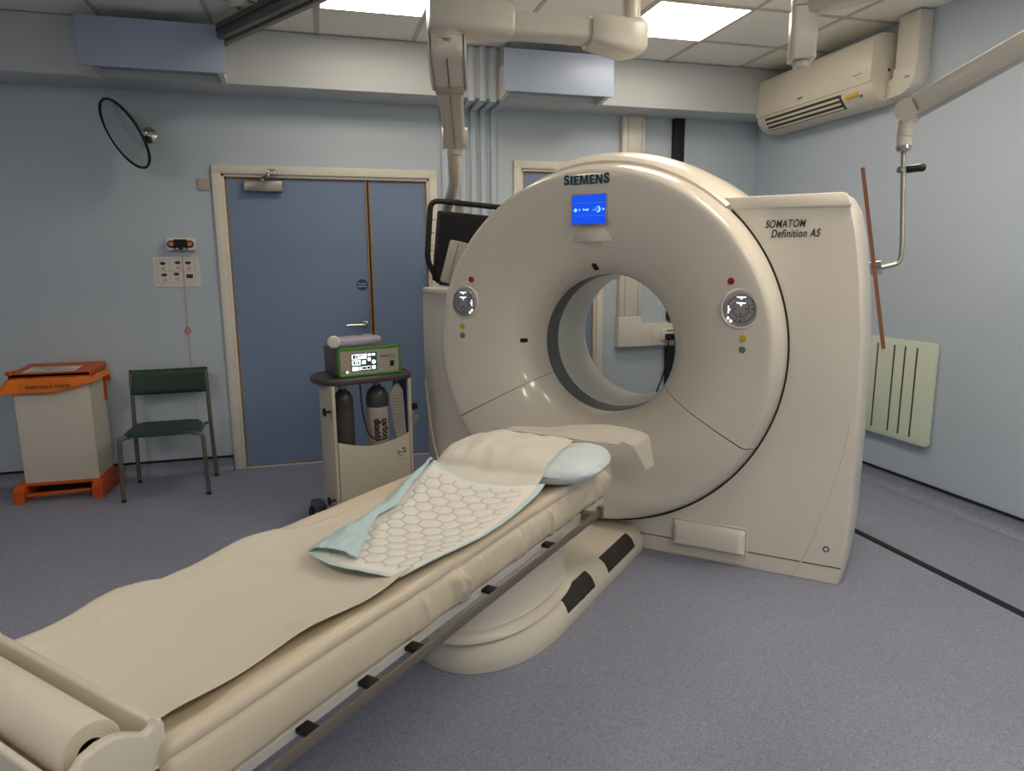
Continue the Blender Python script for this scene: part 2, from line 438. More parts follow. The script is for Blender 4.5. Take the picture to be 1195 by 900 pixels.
# coved skirting: vinyl upstand with a black cap strip
def skirt(name, ax, lo, hi, at):
    m = MB()
    prof = [(0.05, 0.0015), (0.036, 0.0035), (0.024, 0.01), (0.013, 0.022), (0.006, 0.04), (0.004, 0.06), (0.004, 0.094)]
    vs = []; m.mi = 0
    for t in (lo, hi):
        for d, z in prof + [(0, 0.094), (0, 0.0015)]:
            vs.append((t, at-d, z) if ax == 'x' else (at-d, t, z))
    n = len(prof)+2
    m._add(vs, [(i, (i+1) % n, n+(i+1) % n, n+i) for i in range(n)]+[tuple(range(n)), tuple(range(2*n-1, n-1, -1))])
    m.mi = 1
    if ax == 'x': m.box(lo, hi, at-.009, at, .092, .106)
    else: m.box(at-.009, at, lo, hi, .092, .106)
    return struct(m.build(name, ['floor', 'black']))
skirt('baseboard_back', 'x', XL, -.655, YB)
skirt('baseboard_middle', 'x', .853, 1.405, YB)
skirt('baseboard_corner', 'x', 2.155, XR, YB)
skirt('baseboard_right', 'y', YF, YB, XR)
# black cover strip on the floor, parallel to the right wall
m = MB(); m.prism([(2.683, 0.0), (2.687, .004), (2.726, .004), (2.73, 0.0)], YF+.01, 3.6, plane='xz'); struct(m.build('trim_1', 'black', smooth=0))

# ---- double door
def door(name, x0, x1, zt, wide, split=None):
    D = bpy.data.objects.new(name, None); C.objects.link(D); D.location = ((x0+x1)/2, YB, 0); struct(D)
    cx = (x0+x1)/2; w = (x1-x0)/2
    m = MB()
    for sx in (-1, 1):
        m.box(sx*(w+.052) if sx < 0 else w-.004, -w+.004 if sx < 0 else w+.052, -.022, -.001, 0.0015, zt+.052, bev=.004)
        m.box(-w+.0 if sx < 0 else w-.022, -w+.022 if sx < 0 else w, -.006, .10, 0.0015, zt, bev=.002)
    m.box(-w-.052, w+.052, -.0225, -.0015, zt-.004, zt+.053, bev=.004)
    m.box(-w, w, -.006, .10, zt-.022, zt, bev=.002)
    m.build('door_frame', 'frame', D)
    return D, cx, w
D, cx, w = door('door_1', *D1, .05)
m = MB(); m.box(-w-.1, w+.1, .139, .16, 0, 2.1); m.build('backing_panel', 'seam', D)
zt = D1[2]-.024
def leaf(name, a, b, parent, kick):
    m = MB(); m.mi = 0; m.box(a+.010, b-.010, .018, .055, .014, zt-.008)
    m.mi = 1
    for q in ((a, a+.010), (b-.010, b)): m.box(q[0], q[1], .0165, .056, .006, zt)
    m.box(a, b, .0165, .056, zt-.008, zt); m.box(a, b, .0165, .056, .003, .014)
    return m.build(name, ['leaf', 'lip'], parent, smooth=0)
xs = .357-cx
L1 = leaf('door_leaf', -w+.024, xs-.004, D, True); L2 = leaf('door_leaf', xs+.006, w-.024, D, True)
m = MB(); m.box(xs-.016, xs-.004, .008, .018, .01, zt); m.build('rebate_strip', 'lip', D)
for z in (1.82, 1.43, 1.03, .30):
    for sx, LL in ((-w+.02, L1), (w-.02, L2)):
        m = MB(); m.cyl((sx, .004, z-.05), (sx, .004, z+.05), .007, n=12); m.box(sx-.012, sx+.012, .006, .017, z-.05, z+.05); m.build('hinge', 'steel', LL)
# lever handle on a round rose
hx = .30-cx
m = MB(); m.lathe([(.0, .0), (.026, .0), (.026, .006), (.022, .009), (.0, .009)], (hx, .018, 1.0), (hx, 0, 1.0), n=24)
m.tube(rpath([(hx, .012, 1.0), (hx, -.035, 1.0), (hx-.13, -.035, 1.0)], .018), .0095, n=12)
m.lathe([(.0, .0), (.026, .0), (.026, .006), (.0, .009)], (hx, .018, .88), (hx, 0, .88), n=24)
m.build('door_handle', 'chrome', L1)
# round blue sign
m = MB(); m.cyl((.293-cx, .018, 1.283), (.293-cx, .0155, 1.283), .040, n=40); S = m.build('door_sign', 'signblue', L1)
text('sign_text', 'Fire door', .0155, 'white', S, (.293-cx, .0152, 1.292), (PI/2, 0, 0), off=.0003, align='CENTER')
text('sign_text', 'keep shut', .0155, 'white', S, (.293-cx, .0152, 1.274), (PI/2, 0, 0), off=.0003, align='CENTER')
# door closer with its arm
m = MB(); m.box(-.452-cx, -.208-cx, -.035, .018, 1.915, 1.983, bev=.004)
CL = m.build('door_closer', 'steel', L1)
m = MB(); m.strip([(-.335-cx, -.02, 1.99), (-.335-cx, -.04, 2.0), (-.29-cx, -.09, 2.02), (-.26-cx, -.06, 2.04)], .022, .006)
m.cyl((-.335-cx, -.02, 1.98), (-.335-cx, -.02, 2.0), .014); m.cyl((-.29-cx, -.09, 2.008), (-.29-cx, -.09, 2.032), .012)
m.box(-.29-cx, -.235-cx, -.075, -.021, 2.02, 2.055, bev=.003)
m.build('closer_arm', 'chrome', CL)
# ---- single door behind the scanner
D, cx, w = door('door_2', *D2, .05)
m = MB(); m.box(-w-.1, w+.1, .139, .16, 0, 2.2); m.build('backing_panel', 'seam', D)
zt = D2[2]-.024
L3 = leaf('door_leaf', -w+.024, w-.024, D, False)
for z in (1.9, 1.27, .3):
    m = MB(); m.cyl((w-.02, .004, z-.05), (w-.02, .004, z+.05), .008, n=12); m.build('hinge', 'black', L3)
# ---- a door on the left wall, seen in the mirror
D3 = bpy.data.objects.new('door_3', None); C.objects.link(D3); D3.location = (XL, 3.7, 0); struct(D3)
m = MB()
for a, b in ((-.56, -.46), (.46, .56)): m.box(.001, .02, a, b, .0015, 2.1)
m.box(.001, .021, -.56, .56, 2.0, 2.1); m.build('door_frame', 'frame', D3)
m = MB(); m.box(-.06, -.02, -.49, .49, .01, 2.03); m.build('door_leaf', 'leaf', D3)

# ------------------------------------------------------------------ ceiling lights
def light(x, y, label, dif='panel'):
    t = thing('ceiling_light', label, 'ceiling light', (x, y, ZC), 0, 'recessed ceiling light panels')
    m = MB()
    for a, b, c, d in ((-.29, .29, -.29, -.282), (-.29, .29, .282, .29), (-.29, -.282, -.282, .282), (.282, .29, -.282, .282)): m.box(a, b, c, d, -.003, .005)
    m.build('light_frame', 'white', t, smooth=0)
    m = MB(); m.box(-.283, .283, -.283, .283, -.001, .004)
    m.build('diffuser', dif, t, smooth=0)
    return t
light(GX+1.5, 3.97, 'bright square ceiling light panel beside the white boom joint, toward the doors', 'panelsoft')
light(GX+3.3, 3.97, 'bright square ceiling light panel between the horizontal boom and the air conditioner', 'panelsoft')
light(GX+3.3, 2.17, 'added unseen square ceiling light panel over the floor beside the couch')  # unseen panel, added to brighten the right side of the room
light(GX+3.3, .37, 'added unseen square ceiling light panel near the right wall behind the camera')  # out-of-view panel added to light the right wall and scanner face
light(GX+3.3, -1.43, 'added unseen square ceiling light panel in the far corner behind the camera')  # added out of view for slanted light on scanner face and walls
light(GX+1.5, -.83, 'added unseen square ceiling light panel behind the foot of the couch')  # unseen extra panel, added to throw light forward from the rear
light(GX-.9, 1.57, 'square ceiling light panel near the left wall behind the camera')

# ------------------------------------------------------------------ wall and ceiling fittings
def ubox(x0, x1, label):
    t = thing('wall_box', label, 'wall box', ((x0+x1)/2, YS, 2.66), 0, 'blue metal boxes on the bulkhead')
    w = (x1-x0)/2
    m = MB(); m.box(-w, w, -.215, -.20, -.135, .125, bev=.003)
    m.box(-w, w, -.20, -.17, .108, .123, bev=.002); m.build('front_panel', 'boxblue', t)
    for sx in (-w+.02, w-.05):
        m = MB(); m.prism([(-.2, -.13), (-.001, -.155), (-.001, .05), (-.2, .05)], sx, sx+.03, plane='yz'); m.build('bracket', 'trunk', t, smooth=0)
    m = MB(); m.box(-w+.06, w-.06, -.198, -.001, -.10, .10, bev=.004); m.build('inner_case', 'boxblue', t)
    return t
ubox(-1.215, -.455, 'pale blue metal box on the bulkhead above the round mirror')
ubox(1.212, 1.974, 'pale blue metal box on the bulkhead above the scanner')

CX = [1.038, 1.116, 1.188, 1.265]
lab = ['nearest the double door', 'second from the double door', 'third from the double door', 'farthest from the double door']
for i, x in enumerate(CX):
    m = MB()
    hw = .02; T = .022; xo = .055
    m.prism([(YS-.001, ZC), (YS-T, ZC), (YS-T, ZS-T), (YB-T, ZS-T), (YB-T, .107), (YB-.001, .107), (YB-.001, ZS-.001), (YS-.001, ZS-.001)], x-hw, x+hw, plane='yz', bev=.002)
    tag(m.build('cable_conduit', 'wallblue'), 'blue painted cable conduit running down the bulkhead and wall, ' + lab[i], 'conduit', 'painted conduits beside the double door')

# thin conduit close to the door frame
m = MB(); m.box(.885, .93, YB-.022, YB-.001, .107, ZS-.001, bev=.002)
tag(m.build('cable_conduit', 'wallblue'), 'single blue painted conduit hard against the double door frame', 'conduit')

# convex mirror
t = thing('convex_mirror', 'round convex safety mirror with black rim on the wall above the green chair', 'mirror', (-1.085, 4.80, 2.213))
nrm = Vector((-.735, -.49, -.467)).normalized()
T = nrm.to_track_quat('Z', 'Y').to_matrix().to_4x4()
m = MB(); Rm = .208; m.lathe_T([(Rm*math.sin(a*PI/2/10)/math.sin(PI/2) if False else Rm*a/14, .045*(1-(a/14)**2)) for a in range(15)], T, n=64)
m.build('mirror_dome', 'mirror', t, smooth=60)
m = MB(); m.lathe_T([(.204, -.004), (.213, -.008), (.2165, .0), (.213, .008), (.204, .006)], T, n=64, closed=True); m.build('rim', 'black', t)
m = MB(); m.lathe_T([(0, -.03), (.10, -.028), (.206, -.004), (.206, -.001), (0, -.002)], T, n=48); m.build('back_plate', 'black', t)
m = MB(); wl = Vector((-1.0, YB, 2.25))-Vector((-1.085, 4.80, 2.213))
m.lathe([(0, .001), (.048, .001), (.048, .012), (.03, .02), (0, .02)], wl, wl+Vector((0, -.1, 0)), n=32)
m.cyl(wl+Vector((0, -.01, 0)), wl+Vector((-.005, -.09, 0)), .013); m.cyl(wl+Vector((-.005, -.09, 0)), -nrm*.02, .012); m.sphere(wl+Vector((-.005, -.09, 0)), .019, n=10)
m.build('wall_bracket', 'chrome', t)

# small wall alarm / sensor unit
t = thing('wall_indicator', 'small white wall unit with black centre and two orange round lamps above the poster', 'wall unit', (-.866, YB, 1.568))
m = MB(); m.prism(rrect(-.087, .087, -.04, .04, .016), -.045, -.001, plane='xz', bev=.005); m.build('case', 'white', t)
m = MB()
m.prism([(-.045, -.022), (-.035, -.036), (.035, -.036), (.045, -.022), (.045, .022), (.035, .031), (-.035, .031), (-.045, .022)], -.05, -.044, plane='xz')
m.build('black_panel', 'blackgloss', t)
for sx in (-1, 1):
    m = MB(); m.cyl((sx*.057, -.044, 0), (sx*.057, -.051, 0), .024, n=28); L_ = m.build('lamp_ring', 'blackgloss', t)
    m = MB(); m.lathe([(0, .0), (.0165, .0), (.014, .005), (0, .007)], (sx*.057, -.051, 0), (sx*.057, -.07, 0), n=24); m.build('lamp_lens', 'orange', L_)
for sx, mm in ((-.022, 'white'), (.022, 'rad')):
    m = MB(); m.box(sx-.008, sx+.008, -.052, -.049, -.031, -.025); m.build('button', mm, t)
# instruction poster
t = thing('instruction_poster', 'small white laminated poster with six pictured steps below the wall unit', 'poster', (-.91, YB, 1.389))
m = MB(); m.box(-.142, .142, -.004, -.001, -.098, .098); m.build('sheet', 'label', t)
m = MB()
for x in (-.118, -.042, .04, .112): m.box(x-.0006, x+.0006, -.0048, -.0041, -.072, .078)
for z in (-.072, .003, .078): m.box(-.118, .112, -.0049, -.0042, z-.0006, z+.0006)
m.build('ruled_grid', 'grey', t, smooth=0)
for i, (x, z) in enumerate(((-.083, .055), (.008, .06), (.072, .058), (-.08, -.02), (-.005, -.015), (.075, -.03))):
    m = MB()
    if i == 5: m.box(x-.02, x+.02, -.0056, -.0043, z-.013, z+.013)
    else: m.prism([(x-.02, z), (x-.012, z+.009), (x+.012, z+.009), (x+.02, z), (x+.008, z-.01), (x-.008, z-.01)], -.0056, -.0043, plane='xz')
    m.build('printed_icon', 'darkprint', t, smooth=0)
    if i < 5:
        m = MB(); m.prism([(x-.012, z-.042), (x+.014, z-.046), (x+.013, z-.02), (x+.004, z-.017), (x+.001, z-.032), (x-.006, z-.022)], -.0054, -.0043, plane='xz')
        m.build('printed_hand', 'pinkprint', t, smooth=0)
m = MB(); m.box(-.118, -.07, -.0054, -.0043, -.084, -.08); m.build('printed_line', 'pinkprint', t, smooth=0)
# pull cord
t = thing('pull_cord', 'thin orange pull cord with a triangular handle hanging down the wall beside the door', 'pull cord', (-.868, YB-.012, 1.53))
m = MB(); m.tube([(.0, 0, .0), (-.004, 0, -.3), (-.008, 0, -.51)], .0016, n=6); m.tube([(-.008, 0, -.54), (.0, 0, -.9), (.004, 0, -1.25)], .0013, n=6); m.build('cord', 'orange', t)
m = MB(); m.tube(rpath([(-.008, 0, -.505), (-.028, 0, -.545), (.012, 0, -.545), (-.008, 0, -.505)], .004), .004, n=8); m.build('triangle_handle', 'orange', t)
m = MB(); m.tube(rpath([(.004, 0, -1.2), (-.01, 0, -1.23), (.018, 0, -1.23), (.004, 0, -1.2)], .004), .003, n=8); m.build('triangle_handle', 'orange', t)
# beige plate
m = MB(); m.box(-.737, -.663, YB-.012, YB-.001, 1.918, 1.99, bev=.002)
tag(m.build('wall_plate', 'beige'), 'small beige square plate on the wall at the top corner of the door frame', 'wall plate')

# ceiling track and detector
t = thing('ceiling_track', 'grey metal ceiling track slanting down out of the top of the picture', 'ceiling track', (-.49, 4.60, 2.752))
m = MB(); d = Vector((.545, -.84, 0)).normalized()
m.strip([(0, 0, 0), d*3.2], .10, .085, bev=.003); m.build('rail_body', 'trackm', t)
sd = d.cross(Vector((0, 0, 1)))
m = MB(); m.strip([d*.004-Vector((0, 0, .044)), d*3.19-Vector((0, 0, .044))], .02, .006); m.strip([d*.004-sd*.051+Vector((0, 0, .005)), d*3.19-sd*.051+Vector((0, 0, .005))], .005, .012)
m.strip([d*.004+sd*.051+Vector((0, 0, .005)), d*3.19+sd*.051+Vector((0, 0, .005))], .005, .012)
m.build('rail_slot', 'trackd', t)
m = MB(); m.strip([-d*.006, d*.0], .104, .09); m.build('end_cap', 'trackd', t)
for k in (.5, 1.6, 2.7):
    m = MB(); m.cyl(d*k+Vector((0, 0, .04)), d*k+Vector((0, 0, .087)), .02); m.build('ceiling_fixing', 'trackm', t)
t = thing('smoke_detector', 'small round white detector on the ceiling tile beside the grey track', 'detector', (-.343, 4.26, ZC))
m = MB(); m.lathe([(0, .001), (.05, .001), (.05, .015), (.04, .03), (.03, .034), (0, .034)], (0, 0, 0), (0, 0, -1), n=32); m.build('housing', 'white', t)
m = MB(); m.cyl((0, 0, -.034), (0, 0, -.04), .014); m.build('sensor', 'grey', t)

# air conditioner
t = thing('air_conditioner', 'white wall mounted air conditioner high on the blue wall near the corner', 'air conditioner', (XR, 4.17, 2.48))
YA, YZ = -.56, .57      # local y: near end, far end
prof = [(-.001, .285), (-.16, .285), (-.195, .27), (-.208, .24), (-.215, .02), (-.205, -.03), (-.16, -.085), (-.10, -.105), (-.001, -.105)]
m = MB(); m.prism(prof, YA, YZ, plane='xz', bev=.004); m.build('case', 'ac', t)
m = MB(); m.prism([(-.205, .262), (-.219, .235), (-.226, .025), (-.219, .008), (-.212, .008), (-.2, .262)], YA+.004, YZ, plane='xz', bev=.002)
FP = m.build('front_panel', 'ac', t)
m = MB(); m.prism([(-.2085, -.012), (-.203, -.035), (-.166, -.0845), (-.150, -.092), (-.153, -.094), (-.169, -.0885), (-.208, -.037), (-.213, -.013)], YA+.26, YZ-.10, plane='xz'); m.build('air_outlet', 'acdark', t)
for a, b in (((-.212, -.03), (-.205, -.043)), ((-.196, -.056), (-.186, -.068)), ((-.174, -.082), (-.163, -.091))):
    m = MB(); m.prism([a, b, (b[0]-.006, b[1]-.003), (a[0]-.006, a[1]-.003)], YA+.27, YZ-.11, plane='xz'); m.build('louvre', 'ac', t)
m = MB(); m.box(-.2285, -.2255, YA+.04, YA+.17, .035, .085); s_ = m.build('paper_label', 'label', FP)
m = MB(); m.box(-.2292, -.2284, YA+.10, YA+.145, .064, .068); m.box(-.2292, -.2284, YA+.07, YA+.10, .067, .071); m.box(-.2292, -.2284, YA+.09, YA+.12, .047, .049)
m.build('printed_line', 'darkprint', s_, smooth=0)
m = MB(); m.strip([(-.2262, .10, .045), (-.2262, .085, .047), (-.2262, .065, .045), (-.2262, .05, .05)], .012, .003, up=(1, 0, 0)); m.build('badge', 'grey', FP)
m = MB(); m.box(-.209, -.198, YA+.12, YA+.22, -.047, -.028, T=None); m.build('gold_sticker', 'gold', t)
m = MB(); m.cyl((-.20, YA+.09, -.055), (-.206, YA+.09, -.058), .009); m.build('sensor_eye', 'grey', t)
m = MB(); m.box(-.105, -.09, YA-.004, YA+.002, .07, .085); m.build('side_screw', 'darkprint', t)
# trunking at the air conditioner
t = thing('pipe_trunking', 'white pipe trunking rising from the air conditioner to the ceiling', 'trunking', (XR, 3.49, 2.5))
m = MB(); m.box(-.10, -.001, -.085, .075, .045, ZC-2.5-.001, bev=.01); m.build('vertical_duct', 'trunk', t)
m = MB()
path = [(-.087, .05), (.078, .05), (.079, .0), (.118, -.01), (.118, -.115), (.0, -.105), (-.05, -.08), (-.08, -.04), (-.087, 0)]
m.prism(path, -.106, -.001, plane='yz', bev=.006); m.build('elbow', 'trunk', t)
m = MB(); m.box(-.109, -.105, -.045, -.015, -.02, -.012); m.build('clip_slot', 'grey', t)
# slotted pale green panel on the right wall
t = thing('wall_panel', 'pale green slotted metal panel low on the right wall behind the scanner', 'wall panel', (XR, 3.62, .64))
m = MB(); m.prism(rrect(-.48, .48, -.312, .312, .03), -.03, -.008, plane='yz', bev=.003); m.box(-.008, -.001, -.4, .4, -.25, .25); m.build('plate', 'rad', t)
for y in (-.348, -.26, -.178, -.045, .04, .12, .21, .3):
    m = MB(); m.box(-.0312, -.0295, y-.0055, y+.0055, -.274, .274); m.build('slot', 'slot', t)

# white dado trunking with sockets, behind the scanner
t = thing('cable_trunking', 'wide white cable trunking turning a corner on the wall, seen through the scanner bore', 'trunking', (2.35, YB, .86))
m = MB(); m.box(-.09, .095, -.062, -.001, .14, ZS-.86-.002, bev=.006); m.build('vertical_duct', 'trunk', t)
for x in (-.045, .07):
    m = MB(); m.box(x-.0015, x+.0015, -.0635, -.0615, .145, ZS-.87); m.build('cover_seam', 'grey', t)
m = MB(); m.prism([(-.098, .142), (-.098, -.095), (.20, -.095), (.20, .085), (.125, .085), (.1, .105), (.1, .142)], -.072, -.001, plane='xz', bev=.005); m.build('corner_box', 'trunk', t)
m = MB(); m.box(.1995, .95, -.066, -.001, -.092, .083, bev=.005); m.build('horizontal_duct', 'trunk', t)
m = MB(); m.box(.2, .95, -.069, -.064, -.06, .045, bev=.002); m.build('cover_strip', 'trunk', t)
t = thing('double_socket', 'white double mains socket with teal strip on the trunking behind the bore', 'socket', (2.70, YB-.069, .855))
m = MB(); m.box(-.075, .10, -.012, -.0005, -.045, .045, bev=.004); m.build('faceplate', 'white', t)
m = MB(); m.box(-.03, .09, -.0135, -.0118, .026, .037); m.build('teal_strip', 'teal', t)
for i, x in enumerate((2.677, 2.735)):
    t = thing('mains_plug', 'black mains plug in the double socket, the one ' + ('nearer the trunking corner' if i == 0 else 'farther from the trunking corner'), 'plug', (x, YB-.0815, .84), 0, 'black plugs')
    m = MB(); m.box(-.024, .024, -.035, -.0005, -.03, .022, bev=.008); m.build('plug_body', 'blackgloss', t)
    dx = .03-.05*i
    m = MB(); m.tube(rpath([(0, -.02, -.02), (0, -.025, -.10), (-.02-dx*.3, -.03, -.28), (-.10-dx, -.05, -.5), (-.2-dx, -.06, -.78)], .1, seg=6), .006, n=8); m.build('lead', 'blackgloss', t)
m = MB(); m.box(2.70, 2.79, YB-.045, YB-.001, .965, ZS-.001, bev=.003)
m.box(2.70, 2.79, YB-.045, YB-.001, .107, .747, bev=.003)
tag(m.build('cable_cover', 'black'), 'black vertical cable cover on the wall behind the top of the scanner', 'cable cover')

# ------------------------------------------------------------------ CT scanner
G = thing('ct_scanner', 'large cream CT scanner gantry with round bore and blue screen', 'CT scanner', (1.3229, 3.1679, 0), R(-43.4))
ZG = 1.015
TG = Matrix(((1, 0, 0, 0), (0, 0, -1, 0), (0, 1, 0, ZG), (0, 0, 0, 1)))   # lathe axis to local y
def ring(prof, a0, a1, n, name, mm, par=G, endcaps=False, closed=False, label=None, smooth=40):
    m = MB(); m.lathe_T([(r, -t) for r, t in prof], TG, n, R(a0), R(a1), endcaps, closed)
    o = m.build(name, mm, par, smooth)
    if label: o['label'] = label
    return o
face = [(.360, .172), (.3605, .15), (.363, .12), (.368, .09), (.378, .06), (.393, .032), (.412, .006), (.437, -.02), (.470, -.046), (.508, -.068), (.55, -.087), (.60, -.103), (.65, -.114), (.70, -.122), (.75, -.127), (.80, -.130), (.828, -.131), (.842, -.127), (.852, -.116), (.862, -.09), (.876, -.045), (.890, .0), (.893, .03)]
ring(face, -28.4, 208.4, 200, 'upper_front_cover', 'gantry', smooth=60)
ring(face, 208.75, 331.25, 110, 'lower_front_cover', 'gantry', smooth=60)
ring([(r+.006 if r < .5 else r-.002, t+.008) for r, t in face[:-2]], 0, 360, 160, 'cover_backing', 'seam', smooth=60)
ring([(.887, .001), (.887, -.003), (.8975, -.003), (.8975, .001)], -150, 46, 120, 'groove_shade', 'seam', closed=True, endcaps=True)  # dark ring stands in for the shade in the groove around the disc
ring([(.3625, .168), (.3605, .172), (.3605, .325), (.3625, .325)], 0, 360, 128, 'bore_window_ring', 'band', smooth=60)
ring([(.362, .323), (.358, .325), (.358, .70), (.37, .76), (.42, .82), (.50, .855)], 0, 360, 128, 'bore_liner', 'liner', smooth=50)

# housing body with wings
right = [(1.155, 0.0), (1.172, .12), (1.178, .3), (1.180, .6), (1.178, .92), (1.168, 1.13), (1.145, 1.365), (1.118, 1.54), (1.09, 1.655)]
top = [(1.065, 1.70), (.85, 1.702), (.62, 1.705)]
arc1 = [(.90*math.cos(R(a)), ZG+.90*math.sin(R(a))) for a in range(52, 105, 4)]
arc2 = [(.868*math.cos(R(a)), ZG+.868*math.sin(R(a))) for a in range(108, 160, 4)]
left = [(-.835, 1.285), (-1.0, 1.287), (-1.15, 1.287), (-1.172, 1.24), (-1.18, 1.06), (-1.177, .86), (-1.165, .7), (-1.155, .5), (-1.15, .25), (-1.145, 0.0)]
bottom = [(-.8, 0), (-.4, 0), (0, 0), (.4, 0), (.8, 0)]
def dens(P):
    out = []
    for i, p in enumerate(P):
        q = P[(i+1) % len(P)]; d = math.hypot(q[0]-p[0], q[1]-p[1]); k = max(1, int(d/.07))
        for j in range(k): out.append((p[0]+(q[0]-p[0])*j/k, p[1]+(q[1]-p[1])*j/k))
    return out
OUT = dens(right+top+arc1+arc2+left+bottom)
def yf(x): return .17*max(0, (-x-.80)/.37)**1.5 if x < -.8 else 0.0
def bulge(x, z, k):
    if abs(x) < .95: return x
    return x+(k if x > 0 else -k*.4)
def housing():
    m = MB(); n = len(OUT); rings = []
    for s in range(9):
        f = s/8; row = []
        for x, z in OUT:
            a = math.atan2(z-ZG, x); ix, iz = .80*math.cos(a), ZG+.80*math.sin(a)
            px = ix+(x-ix)*f; pz = iz+(z-iz)*f
            row.append((px, yf(px), max(pz, 0.002)))
        rings.append(row)
    for y, k, sh in ((.008, .006, 0), (.03, .014, 0), (.12, .026, 0), (.28, .036, 0), (.45, .038, 0), (.62, .03, 0), (.78, .008, 0), (.84, -.02, .012), (.855, -.05, .03)):
        row = []
        for x, z in OUT:
            y0 = yf(x); yy = y0+(y*(.855-y0)/.855)
            zz = z-sh if z > .3 else z
            row.append((bulge(x, z, k), yy, max(zz, .002)))
        rings.append(row)
    row = []
    for x, z in OUT:
        a = math.atan2(z-ZG, x); row.append((.50*math.cos(a), .855, ZG+.50*math.sin(a)))
    rings.append(row)
    vs = [v for r_ in rings for v in r_]; fs = []
    for i in range(len(rings)-1):
        for j in range(n): fs.append((i*n+j, i*n+(j+1) % n, (i+1)*n+(j+1) % n, (i+1)*n+j))
    m._add(vs, fs); return m.build('housing', 'gantryb', G, 30)
housing()
# upper hood over the disc
ring([(.86, .02), (.880, -.024), (.893, -.028), (.908, -.012), (.926, .03), (.941, .08), (.951, .15), (.955, .24), (.955, .60), (.94, .68), (.91, .72), (.86, .73)], 47.5, 104.5, 70, 'hood', 'gantryb', endcaps=True, closed=True, smooth=35)
# caps on the wings
m = MB(); m.prism([(.585, 1.712), (.628, 1.662), (1.088, 1.652), (1.098, 1.66), (1.078, 1.706), (1.06, 1.712)], -.012, .84, plane='xz', bev=.008); m.build('side_cap', 'gantryb', G)
m = MB(); pts = [(-.845, -.006), (-.95, .022), (-1.05, .075), (-1.12, .12), (-1.178, .18), (-1.178, .80), (-.845, .80)]
m.prism(pts, 1.262, 1.293, bev=.005); m.build('side_cap', 'gantryb', G)
# seams and creases
m = MB()
m.box(.05, 1.168, -.0015, .004, .0775, .0815)
m.build('skirt_seam', 'seam', G)
m = MB(); m.tube([(1.163, .0, .76), (1.15, 0, .65), (1.136, 0, .563), (1.108, 0, .43), (1.076, 0, .325), (1.05, 0, .22), (1.02, 0, .119), (.99, 0, .05), (.965, 0, .004)], .0045, n=8); m.build('corner_crease', 'gantryb', G)
m = MB(); m.tube([(-1.167, .165, .74), (-1.15, .155, .62), (-1.108, .12, .477), (-1.06, .08, .37), (-1.008, .052, .267), (-.93, .015, .13)], .006, n=8); m.build('corner_crease', 'gantryb', G)
# raised foot grip on the skirt
m = MB(); m.grid(lambda u, v: (.412+.345*u, -.001-.034*min(1, min(u, 1-u)*14)**.5*(math.sin(min(1, v*1.25)*PI/2)**.6), .182-.106*v), 48, 14)
m.box(.416, .754, -.034, .002, .0755, .079)
m.build('foot_grip', 'gantryb', G, 50)
m = MB(); m.tube(rpath([(.408, -.001, .075), (.408, -.001, .016), (.764, -.001, .016), (.764, -.001, .19), (.408, -.001, .19), (.408, -.001, .075)], .015), .0035, n=6); m.build('grip_rim', 'gantryb', G)
# screen
m = MB(); m.box(-.0915, .0835, -.1318, -.10, 1.607, 1.748, bev=.003)
SC = m.build('display_bezel', 'padgrey', G)
m = MB(); m.box(-.088, .080, -.1332, -.13, 1.611, 1.744); DS = m.build('display', 'screen', SC)
m = MB(); m.box(-.085, .077, -.1336, -.1331, 1.706, 1.7072); m.box(-.085, .077, -.1336, -.1331, 1.648, 1.6492); m.build('display_line', 'scrline', DS, smooth=0)
m = MB()
zc = 1.677
m.prism([(-.078, zc), (-.07, zc+.008), (-.062, zc)], -.1337, -.1331, plane='xz'); m.prism([(-.078, zc-.003), (-.062, zc-.003), (-.07, zc-.012)], -.1337, -.1331, plane='xz')
m.box(-.084, -.056, -.1337, -.1331, zc-.0025, zc-.001); m.box(-.05, -.0475, -.1337, -.1331, zc-.006, zc+.006)
cx = .036
m.prism([(cx+.004+.015*math.cos(R(a)), zc+.015*math.sin(R(a))) for a in range(-90, 91, 15)]+[(cx+.004+.008*math.cos(R(a)), zc+.011*math.sin(R(a))) for a in range(90, -91, -15)], -.1337, -.1331, plane='xz')
m.box(cx-.022, cx-.006, -.1337, -.1331, zc-.003, zc-.0015)
m.build('display_icon', 'scricon', DS, smooth=0)
m = MB(); m.cyl((cx, -.1331, zc), (cx, -.1336, zc), .0115, n=20); m.build('display_icon', 'scrline', DS)
text('display_text', 'head', .014, 'scricon', DS, (-.032, -.1334, zc), (PI/2, 0, 0), off=.0006)
text('display_text', 'in', .014, 'scricon', DS, (.064, -.1334, zc), (PI/2, 0, 0), off=.0006)
# brow with lamp below the screen
def surf(r):
    for (r0, t0), (r1, t1) in zip(face, face[1:]):
        if r0 <= r <= r1: return t0+(t1-t0)*(r-r0)/(r1-r0)
    return -.13
BX, BZ = -.006, 1.532
def brow(u, v):
    a = PI*u; x = BX+.104*math.cos(a)*v; z = BZ+.084*math.sin(a)*v
    return (x, surf(math.hypot(x, z-ZG))+.0015-.040*max(0, 1-v*v)**1.3, z)
m = MB(); m.grid(brow, 48, 18)
def under(u, v):
    x = BX+.104*(2*u-1); f = surf(math.hypot(x, BZ-ZG)); y = brow(0 if u > .5 else 1, abs(2*u-1))[1]
    return (x, y*(1-v)+(f+.006)*v, BZ-.002*v)
m.grid(under, 40, 3)
bmesh.ops.remove_doubles(m.bm, verts=m.bm.verts[:], dist=.0003)
m.build('speaker_brow', 'gantry', G, 40)
